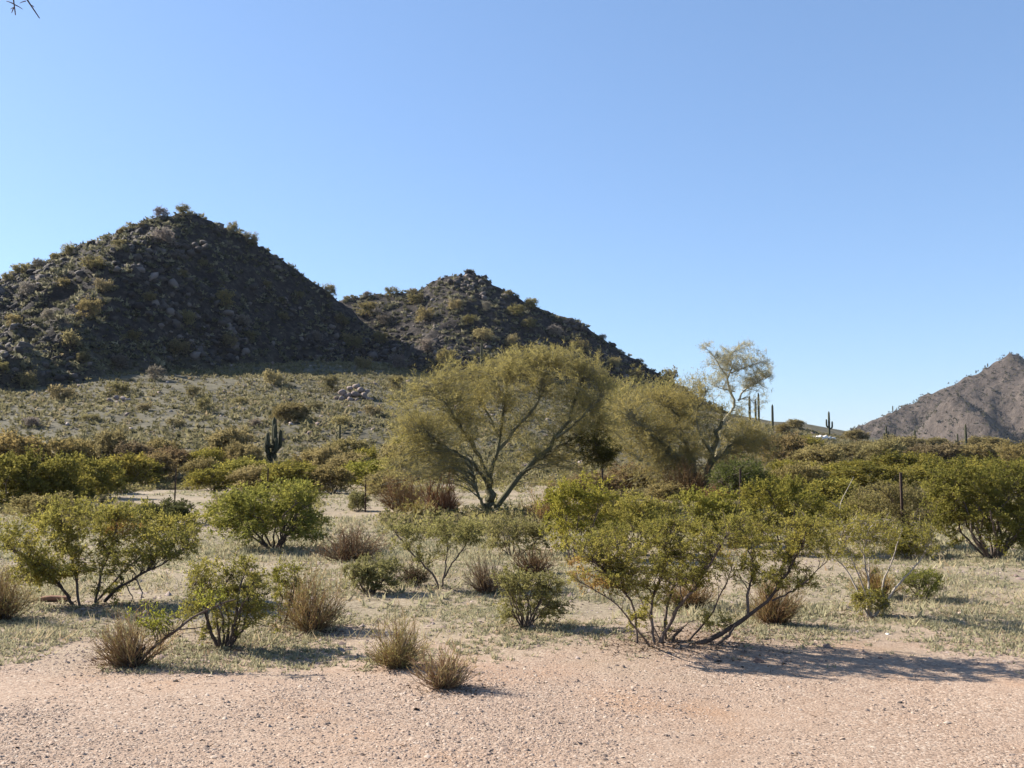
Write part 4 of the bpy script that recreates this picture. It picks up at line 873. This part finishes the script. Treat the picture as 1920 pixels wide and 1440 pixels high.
HSP = {
 'a_crest': [(302, 406, 38, 26), (342, 401, 42, 27), (437, 434, 28, 28), (470, 456, 36, 30), (127, 475, 34, 28), (104, 484, 24, 18), (70, 500, 28, 24), (38, 516, 48, 32), (232, 436, 34, 20), (618, 556, 36, 34), (15, 526, 30, 22), (265, 424, 20, 12)],
 'a_slope': [(305, 458, 50, 34), (195, 549, 36, 28), (165, 598, 50, 46), (52, 556, 42, 30), (176, 506, 50, 30), (350, 612, 42, 34), (456, 612, 34, 26), (420, 576, 42, 36), (432, 652, 32, 30), (132, 652, 48, 34), (332, 666, 54, 32), (222, 690, 42, 28), (25, 612, 36, 26), (155, 682, 30, 26), (590, 640, 34, 22), (250, 640, 36, 24), (90, 600, 30, 22), (530, 600, 26, 18), (500, 540, 24, 16), (560, 560, 24, 16), (470, 640, 30, 22), (225, 465, 34, 18), (340, 520, 26, 18), (120, 540, 30, 20), (280, 565, 30, 20), (380, 500, 22, 16)],
 'a_foot': [(292, 712, 38, 30), (512, 722, 44, 32), (362, 746, 36, 28), (116, 752, 54, 34), (222, 742, 54, 30), (382, 772, 32, 32), (620, 738, 38, 40), (50, 724, 48, 32), (0, 700, 34, 26), (450, 760, 34, 20), (170, 790, 40, 18), (330, 800, 40, 20), (60, 800, 40, 22), (640, 800, 44, 26), (700, 780, 40, 24), (270, 770, 34, 18), (590, 770, 34, 20), (480, 800, 34, 18)],
 'b_crest': [(735, 553, 36, 24), (690, 556, 26, 16), (620 + 30, 562, 20, 14), (775, 548, 26, 14), (952, 552, 26, 14), (996, 578, 40, 28), (1255, 716, 52, 36), (1130, 634, 22, 14), (1200, 680, 22, 14)],
 'b_slope': [(690, 594, 46, 32), (778, 572, 42, 26), (852, 582, 30, 24), (912, 582, 22, 20), (966, 592, 42, 24), (992, 614, 32, 20), (796, 604, 38, 32), (660, 652, 48, 30), (712, 646, 36, 26), (746, 692, 38, 32), (682, 692, 38, 26), (836, 682, 48, 32), (742, 732, 38, 32), (800, 660, 40, 28), (905, 640, 44, 28), (1040, 630, 36, 24), (1085, 660, 40, 26), (960, 650, 40, 26), (1010, 670, 40, 26), (880, 610, 32, 22), (1150, 690, 36, 24), (1190, 715, 40, 26), (1120, 715, 36, 26), (720, 610, 34, 22), (640, 610, 34, 24), (930, 700, 40, 28), (1050, 700, 40, 28), (860, 720, 40, 26), (790, 740, 40, 26)],
}
hi = 0
for zone, lst in HSP.items():
    phrase, grp, nb = ZONES[zone]
    by_h = sorted(lst, key=lambda q: q[1]); per = -(-len(by_h) // nb)
    for b in range(nb):
        for n_, (px, py, w, h) in enumerate(sorted(by_h[b * per:(b + 1) * per])):
            lab = f'{ORD[n_]} shrub from the left {phrase}' + (f', {BANDS[nb][b]}' if nb > 1 else '')
            hill_shrub(px, py + (3 if 'crest' in zone else 0), w * (.8 if 'crest' in zone else .95), h * (.85 if 'crest' in zone else .95), lab, grp, hi); hi += 1

# --- saguaros -----------------------------------------------------------------------------------
def ribbed(path, rad, ribs=12):
    path = resample(path, max(10, len(path) * 5)); K = len(path); Geo_ = Geo()
    T = nrm(np.gradient(path, axis=0)); ref = np.array([0, 1.0, 0]); U = nrm(np.cross(T, ref)); V = np.cross(T, U)
    sides = ribs * 2; a = np.arange(sides) * 2 * np.pi / sides; wob = 1 + 0.09 * np.where(np.arange(sides) % 2 == 0, 1, -1)
    s = np.linspace(0, 1, K); prof = rad * np.where(s > .9, np.sqrt(np.clip(1 - ((s - .9) / .1) ** 2, 0.02, 1)), 1) * (0.86 + 0.14 * np.sin(np.pi * np.clip(s * 1.1, 0, 1)))
    ring = path[:, None] + prof[:, None, None] * wob[None, :, None] * (np.cos(a)[None, :, None] * U[:, None] + np.sin(a)[None, :, None] * V[:, None])
    k = np.arange(K - 1)[:, None] * sides; j = np.arange(sides)[None]; j2 = (j + 1) % sides
    f = np.stack([k + j, k + j2, k + sides + j2, k + sides + j], -1).reshape(-1, 4)
    Geo_.add(ring.reshape(-1, 3), f, np.full(K * sides, .5)); return Geo_
def saguaro(px, py, top, label, arms=(), rad_px=None, color=None, group='saguaro cacti', fn=terrain):
    loc = land(px, py, fn); k = mpp(loc); h = (py - top) * k
    r = (rad_px * k) if rad_px else max(.16, h * .032)
    t = thing('saguaro_cactus', loc, label, 'cactus', group)
    link('trunk', ribbed([(0, 0, -.2), (0, 0, h * .5), (0, 0, h)], r).mesh('trunk', M['saguaro'], True), t)
    for dx, z0, z1, dy in arms:      # pixels: reach, leaving height, tip height
        dx, z0, z1 = dx * k, z0 * k, z1 * k
        p = [(0, 0, z0), (dx * .6, dy * .6, z0 + .05 * abs(dx)), (dx * .97, dy, z0 + .55 * abs(dx)), (dx, dy, (z0 + z1) / 2 + .2 * abs(dx)), (dx, dy, z1)]
        link('arm', ribbed(p, r * .8, 10).mesh('arm', M['saguaro'], True), t)
    return t
saguaro(513, 874, 782, 'tall saguaro with many crowded arms on the pale slope', [(-11, 22, 58, -.3), (5, 40, 78, -.4), (10, 32, 68, .2), (-5, 44, 72, .5), (-7, 36, 62, -.6), (8, 26, 54, -.5), (-12, 12, 34, .2)], 4.6)
saguaro(637, 836, 796, 'slim single saguaro on the pale slope', [], 1.9)
saguaro(903, 700, 640, 'slim saguaro behind the top of the big palo verde', [(4, 24, 44, .2)], 2.0)
saguaro(1406, 792, 742, 'left one of three column cacti behind the airy tree', [], 2.1)
saguaro(1417, 792, 748, 'middle one of three column cacti behind the airy tree', [], 1.9)
saguaro(1423, 794, 736, 'right one of three column cacti behind the airy tree', [], 2.0)
saguaro(1449, 806, 758, 'lone column cactus right of the airy tree', [], 2.1)
saguaro(1555, 816, 771, 'saguaro with two arms beside the white rocks', [(-4.5, 15, 30, .1), (5.5, 12, 26, -.1)], 1.9)
saguaro(1662, 829, 799, 'small saguaro with upturned arms against the far hill', [(-3.5, 8, 18, .1), (3.5, 9, 20, -.1)], 1.7)
saguaro(1716, 842, 805, 'plain column cactus with a stub beside it', [(-4, 8, 22, 0)], 1.7)
saguaro(1796, 840, 813, 'short saguaro left of the tallest column at right', [(-3, 7, 15, .1), (2.5, 6, 14, -.1)], 1.5)
saguaro(1812, 851, 795, 'tallest plain column cactus at right', [], 2.0)
saguaro(1698, 842, 826, 'stubby cactus in front of the far hill', [(3, 4, 10, 0)], 1.3)
for px, py, tp, lab in ((1852, 689, 683, 'tiny cactus high on the skyline of the far hill'), (1847, 692, 686, 'tiny cactus just below the highest one on the far hill'), (1674, 772, 762, 'tiny cactus on the lower skyline of the far hill'), (1830, 701, 696, 'faint tiny cactus midway up the far hill skyline')):
    saguaro(px, py, tp, lab, [], 1.0, group='cacti on the far hill', fn=hill_c_h)

# --- fence posts ----------------------------------------------------------------------------------
def fence_post(px, py, top, label, tilt=0.0):
    loc = place(px, py); k = mpp(loc); h = (py - top) * k
    w, th, fl = .044, .009, .040
    outline = [(-w / 2, 0), (w / 2, 0), (w / 2, th), (th / 2, th), (th / 2, fl), (-th / 2, fl), (-th / 2, th), (-w / 2, th)]
    v = [(x, y, -.25) for x, y in outline] + [(x, y, h) for x, y in outline]; n = 8
    faces = [(i, (i + 1) % n, (i + 1) % n + n, i + n) for i in range(n)] + [tuple(range(n))[::-1], tuple(range(n, 2 * n))]
    z = .15
    while z < h - .03:      # studs along the face
        b = len(v); s = .006
        v += [(-s, -.010, z - s), (s, -.010, z - s), (s, -.010, z + s), (-s, -.010, z + s), (-s, .001, z - s), (s, .001, z - s), (s, .001, z + s), (-s, .001, z + s)]
        faces += [(b, b + 1, b + 2, b + 3), (b, b + 4, b + 5, b + 1), (b + 1, b + 5, b + 6, b + 2), (b + 2, b + 6, b + 7, b + 3), (b + 3, b + 7, b + 4, b)]; z += .055
    me = bpy.data.meshes.new('fence_post'); me.from_pydata(v, [], faces); me.materials.append(M['post']); me.update()
    o = link('fence_post', me); o.location = [float(c) for c in loc]; o.rotation_euler = (0, tilt, .3)
    return tag(o, label, 'post', 'steel posts of the fence line')
fence_post(172, 936, 889, 'rusty steel post half hidden in the bushes at the left', .01)
fence_post(327, 950, 879, 'rusty steel post standing alone on bare sand', .02)
fence_post(500, 952, 879, 'rusty steel post rising behind the broad green creosote', .02)
fence_post(685, 961, 897, 'rusty steel post beside a small round shrub', .0)
fence_post(1130, 975, 880, 'rusty steel post just below the dark drooping clump', .0)
fence_post(1390, 1003, 880, 'rusty steel post in front of the dark green tree', .0)
fence_post(1695, 1036, 889, 'rusty steel post sticking up above the wide olive creosote', -.01)

# --- rocks ------------------------------------------------------------------------------------------
def rock_mesh(seed, name='rock'):
    rng = np.random.default_rng(seed); bv, bf = ico()
    mids = {}; v = [tuple(q) for q in bv]; f = []
    def mp(a, b):
        key = (min(a, b), max(a, b))
        if key not in mids:
            q = (np.array(v[a]) + np.array(v[b])); v.append(tuple(q / np.linalg.norm(q))); mids[key] = len(v) - 1
        return mids[key]
    for a, b, c in bf:
        ab, bc, ca = mp(a, b), mp(b, c), mp(c, a); f += [(a, ab, ca), (b, bc, ab), (c, ca, bc), (ab, bc, ca)]
    v = np.array(v)
    for _ in range(9):      # flat breaks
        nn = nrm(rng.normal(size=3)); dd = rng.uniform(.55, .85); s = v @ nn; v = v - np.maximum(s - dd, 0)[:, None] * nn
    v *= 1 + rng.normal(size=(len(v), 1)) * .03
    return v, np.array(f), rng
RM = {}
def rock_obj(name, seed, size, mat, parent=None):
    key = (seed % 6, mat)
    if key not in RM:
        v, f, rng = rock_mesh(seed % 6); RM[key] = raw_mesh('rock', v, f, np.full(len(v), rng.uniform(.3, .8)), M[mat])
    o = link(name, RM[key], parent); o.scale = size; o.rotation_euler = (.3 * math.sin(seed), .3 * math.cos(seed * 1.7), seed * 1.3); return o
def outcrop(px, py, label, rocks, mat):
    loc = land(px, py); k = mpp(loc); t = thing('rock_outcrop', loc, label, 'rocks')
    for i, (x, y, s) in enumerate(rocks):
        o = rock_obj('rock', i + px, (s * k * 1.1, s * k * .9, s * k * .8), mat, t)
        wx = (x - px) * k; wy = (-(y - py)) * k * .8; z = max(float(terrain(np.array(loc[0] + wx), np.array(loc[1] + wy))) - loc[2], (py - y) * k * .9)
        o.location = (wx, wy, z)
outcrop(665, 750, 'heap of pinkish and black boulders at the foot of the lower hill', [(640, 735, 9), (652, 724, 8), (664, 720, 8), (675, 728, 9), (650, 742, 9), (665, 738, 10), (682, 742, 9), (692, 748, 8), (640, 748, 8), (656, 752, 8), (672, 754, 8), (630, 745, 6), (686, 732, 6)], 'pink_rock')
outcrop(220, 755, 'low heap of brown stones on the pale slope', [(205, 750, 6), (215, 745, 7), (227, 746, 7), (238, 750, 6), (222, 754, 6), (210, 757, 5), (232, 757, 5)], 'pink_rock')
outcrop(345, 478, 'black rock crag high on the tall hill', [(330, 470, 9), (345, 460, 10), (360, 455, 9), (372, 446, 8), (340, 482, 9), (356, 474, 10), (322, 484, 8), (368, 466, 9), (335, 492, 8), (350, 490, 8), (380, 458, 8)], 'hill_rock')
outcrop(862, 535, 'dark rocky knob near the top of the lower hill', [(845, 526, 8), (858, 530, 8), (870, 536, 8), (880, 545, 8), (856, 545, 7), (868, 552, 8), (885, 556, 7), (890, 536, 7)], 'hill_rock')
outcrop(1080, 615, 'dark rock ledge on the ridge of the lower hill', [(1062, 602, 7), (1074, 600, 8), (1086, 608, 8), (1095, 618, 7), (1078, 616, 8), (1066, 614, 6)], 'hill_rock')
outcrop(1547, 824, 'white rocks shining on the rise below the two-armed saguaro', [(1533, 821, 5), (1540, 819, 6), (1548, 820, 6), (1556, 821, 5.5), (1563, 822, 4.5), (1544, 823, 5), (1526, 823, 4)], 'white_rock')
def stone(px, py, s, mat, label):
    loc = place(px, py); k = mpp(loc); o = rock_obj('stone', px, (s * k, s * k * .8, s * k * .6), mat); o.location = [float(c) for c in loc]; tag(o, label, 'stone')
stone(328, 1278, 7, 'hill_rock', 'dark stone on the gravel in front of the tan twig bush')
stone(1687, 1318, 6, 'hill_rock', 'dark stone on bare gravel at the right')
stone(1664, 1189, 5, 'white_rock', 'white stone on the gravel below the pale forked stems')
stone(447, 1029, 5, 'white_rock', 'white stone beside the broad green creosote')
stone(1241, 1199, 4, 'white_rock', 'white stone between the stems of the big creosote')
stone(1642, 1165, 4, 'hill_rock', 'small dark stone at the foot of the pale forked stems')

# dead leaves and broken sticks under the near bushes
r = np.random.default_rng(640); F = Geo()
for px, py, rad, nn in ((245, 1250, .30, 260), (420, 1215, .40, 420), (585, 1186, .36, 360), (745, 1252, .28, 240), (832, 1290, .28, 220), (985, 1176, .36, 340), (1215, 1206, .40, 500), (1300, 1208, .55, 700), (1452, 1172, .4, 380), (1632, 1158, .4, 380), (150, 1136, .7, 600), (826, 1104, .4, 260), (690, 1112, .5, 360), (1728, 1126, .35, 220), (2, 1162, .5, 300), (1380, 1190, .5, 350)):
    c = place(px, py); xy = c[:2] + r.normal(size=(nn, 2)) * rad * np.array([.6, .45]); P = np.stack([xy[:, 0], xy[:, 1], ground_h(xy[:, 0], xy[:, 1]) + .004], 1)
    D = sphere_pts(r, nn); D[:, 2] = np.abs(D[:, 2]) * .25
    st_ = r.random(nn) < .25; L = np.where(st_, r.uniform(.05, .16, nn), r.uniform(.012, .03, nn)); W = np.where(st_, .004, L * .5)
    F.blades(P, D, L, W, r.uniform(0, 1, nn), r)
nn = 900; Yl = r.uniform(4.3, 9, nn); Xl = r.uniform(-1, 1, nn) * (.57 * Yl + .4); P = np.stack([Xl, Yl, ground_h(Xl, Yl) + .006], 1); D = sphere_pts(r, nn); D[:, 2] = np.abs(D[:, 2]) * .2
F.blades(P, D, r.uniform(.012, .07, nn), .005, r.uniform(0, 1, nn), r)
M['litter'] = leaf_mat('litter', [(0.0, (.035, .024, .018)), (0.5, (.085, .055, .038)), (1.0, (.20, .14, .09))], 0.05, False)
tag(link('leaf_litter', F.mesh('leaf_litter', M['litter'])), 'dead leaves and broken sticks lying under the near bushes', 'litter', kind='stuff')

# fallen log by the sprawling creosote
loc = place(108, 1128); k = mpp(loc)
G = Geo(); pth = resample([(-30 * k, 0, .02), (-8 * k, .02, .035), (12 * k, 0, .03), (26 * k, -.03, .05)], 8)
G.tubes(pth[None], np.array([[.030, .034, .033, .031, .030, .027, .022, .012]]), 8, np.array([.5]))
o = link('fallen_log', G.mesh('fallen_log', M['cut_wood'], True)); o.location = [float(c) for c in loc]; tag(o, 'short reddish dead log lying under the sprawling creosote', 'log')

# bare tree beside the camera whose twigs hang into the upper left corner
rng = np.random.default_rng(5)
base = np.array([-4.3, 3.0, float(ground_h(-4.3, 3.0))])
tips = [at(29, 28, 3.4), at(74, 34, 3.3)]
S = []
crown0 = np.array([-3.6, 3.2, 3.3])
S.append(([(0, 0, -.2), (.15, .05, 1.0), (.4, .1, 2.2), tuple(crown0 - base)], .11, .05))
for tip, up in zip(tips, (np.array([-.06, .02, .38]), np.array([-.22, .04, .32]))):
    S.append(([tuple(crown0 - base), tuple((crown0 + tip) / 2 + np.array([0, 0, .55]) - base), tuple(tip + up - base), tuple(tip + up * .45 - base), tuple(tip - base)], .03, .0018))
for a in range(6):
    d = np.array([-.6 + .3 * math.cos(a), .7 * math.sin(a * 1.1), .9]); S.append(([tuple(crown0 - base), tuple(crown0 - base + d * .6), tuple(crown0 - base + d * 1.4 + rng.normal(size=3) * .1)], .03, .006))
G = Geo()
for poly, r0, r1 in S:
    q = resample(poly, 16); G.tubes(q[None], np.linspace(r0, r1, 16)[None], 6, np.array([.3]))
tg = []
for px0, py0, px1, py1 in ((27, 8, 12, 2), (28, 9, 42, 17), (26, 14, 22, 24), (26, 14, 20, 17), (48, 2, 37, 6), (56, 9, 64, 13), (28, 20, 29, 28)):
    tg.append(resample([at(px0, py0, 3.36) - base, at((px0 + px1) / 2, (py0 + py1) / 2 - 1, 3.36) - base, at(px1, py1, 3.38) - base], 5))
G.tubes(np.stack(tg), np.linspace(.0022, .0012, 5)[None] * np.ones(len(tg))[:, None], 4)
t = thing('bare_tree', base, 'bare dark tree whose twig tips hang into the upper corner of the sky', 'tree')
link('trunk', G.mesh('trunk', M['dark_bark'], True), t)

# ------------------------------------------------------------------ thin dry haze over the whole place
hz = bpy.data.materials.new('haze'); hz.use_nodes = True; nt = hz.node_tree
for n_ in list(nt.nodes): nt.nodes.remove(n_)
out = nt.nodes.new('ShaderNodeOutputMaterial'); pv = nt.nodes.new('ShaderNodeVolumePrincipled')
pv.inputs['Color'].default_value = (.80, .87, 1.0, 1); pv.inputs['Density'].default_value = 0.00006; pv.inputs['Anisotropy'].default_value = 0.0
nt.links.new(pv.outputs[0], out.inputs['Volume'])
x0, x1, y0, y1, z0, z1 = -6200, 6200, -130, 4100, -14, 112
me = bpy.data.meshes.new('haze')
me.from_pydata([(x, y, z) for z in (z0, z1) for y in (y0, y1) for x in (x0, x1)], [], [(0, 2, 3, 1), (4, 5, 7, 6), (0, 1, 5, 4), (2, 6, 7, 3), (0, 4, 6, 2), (1, 3, 7, 5)])
me.materials.append(hz); me.update()
tag(link('haze', me), 'thin pale haze lying over the desert', 'haze', kind='stuff')
scene.cycles.volume_bounces = 0
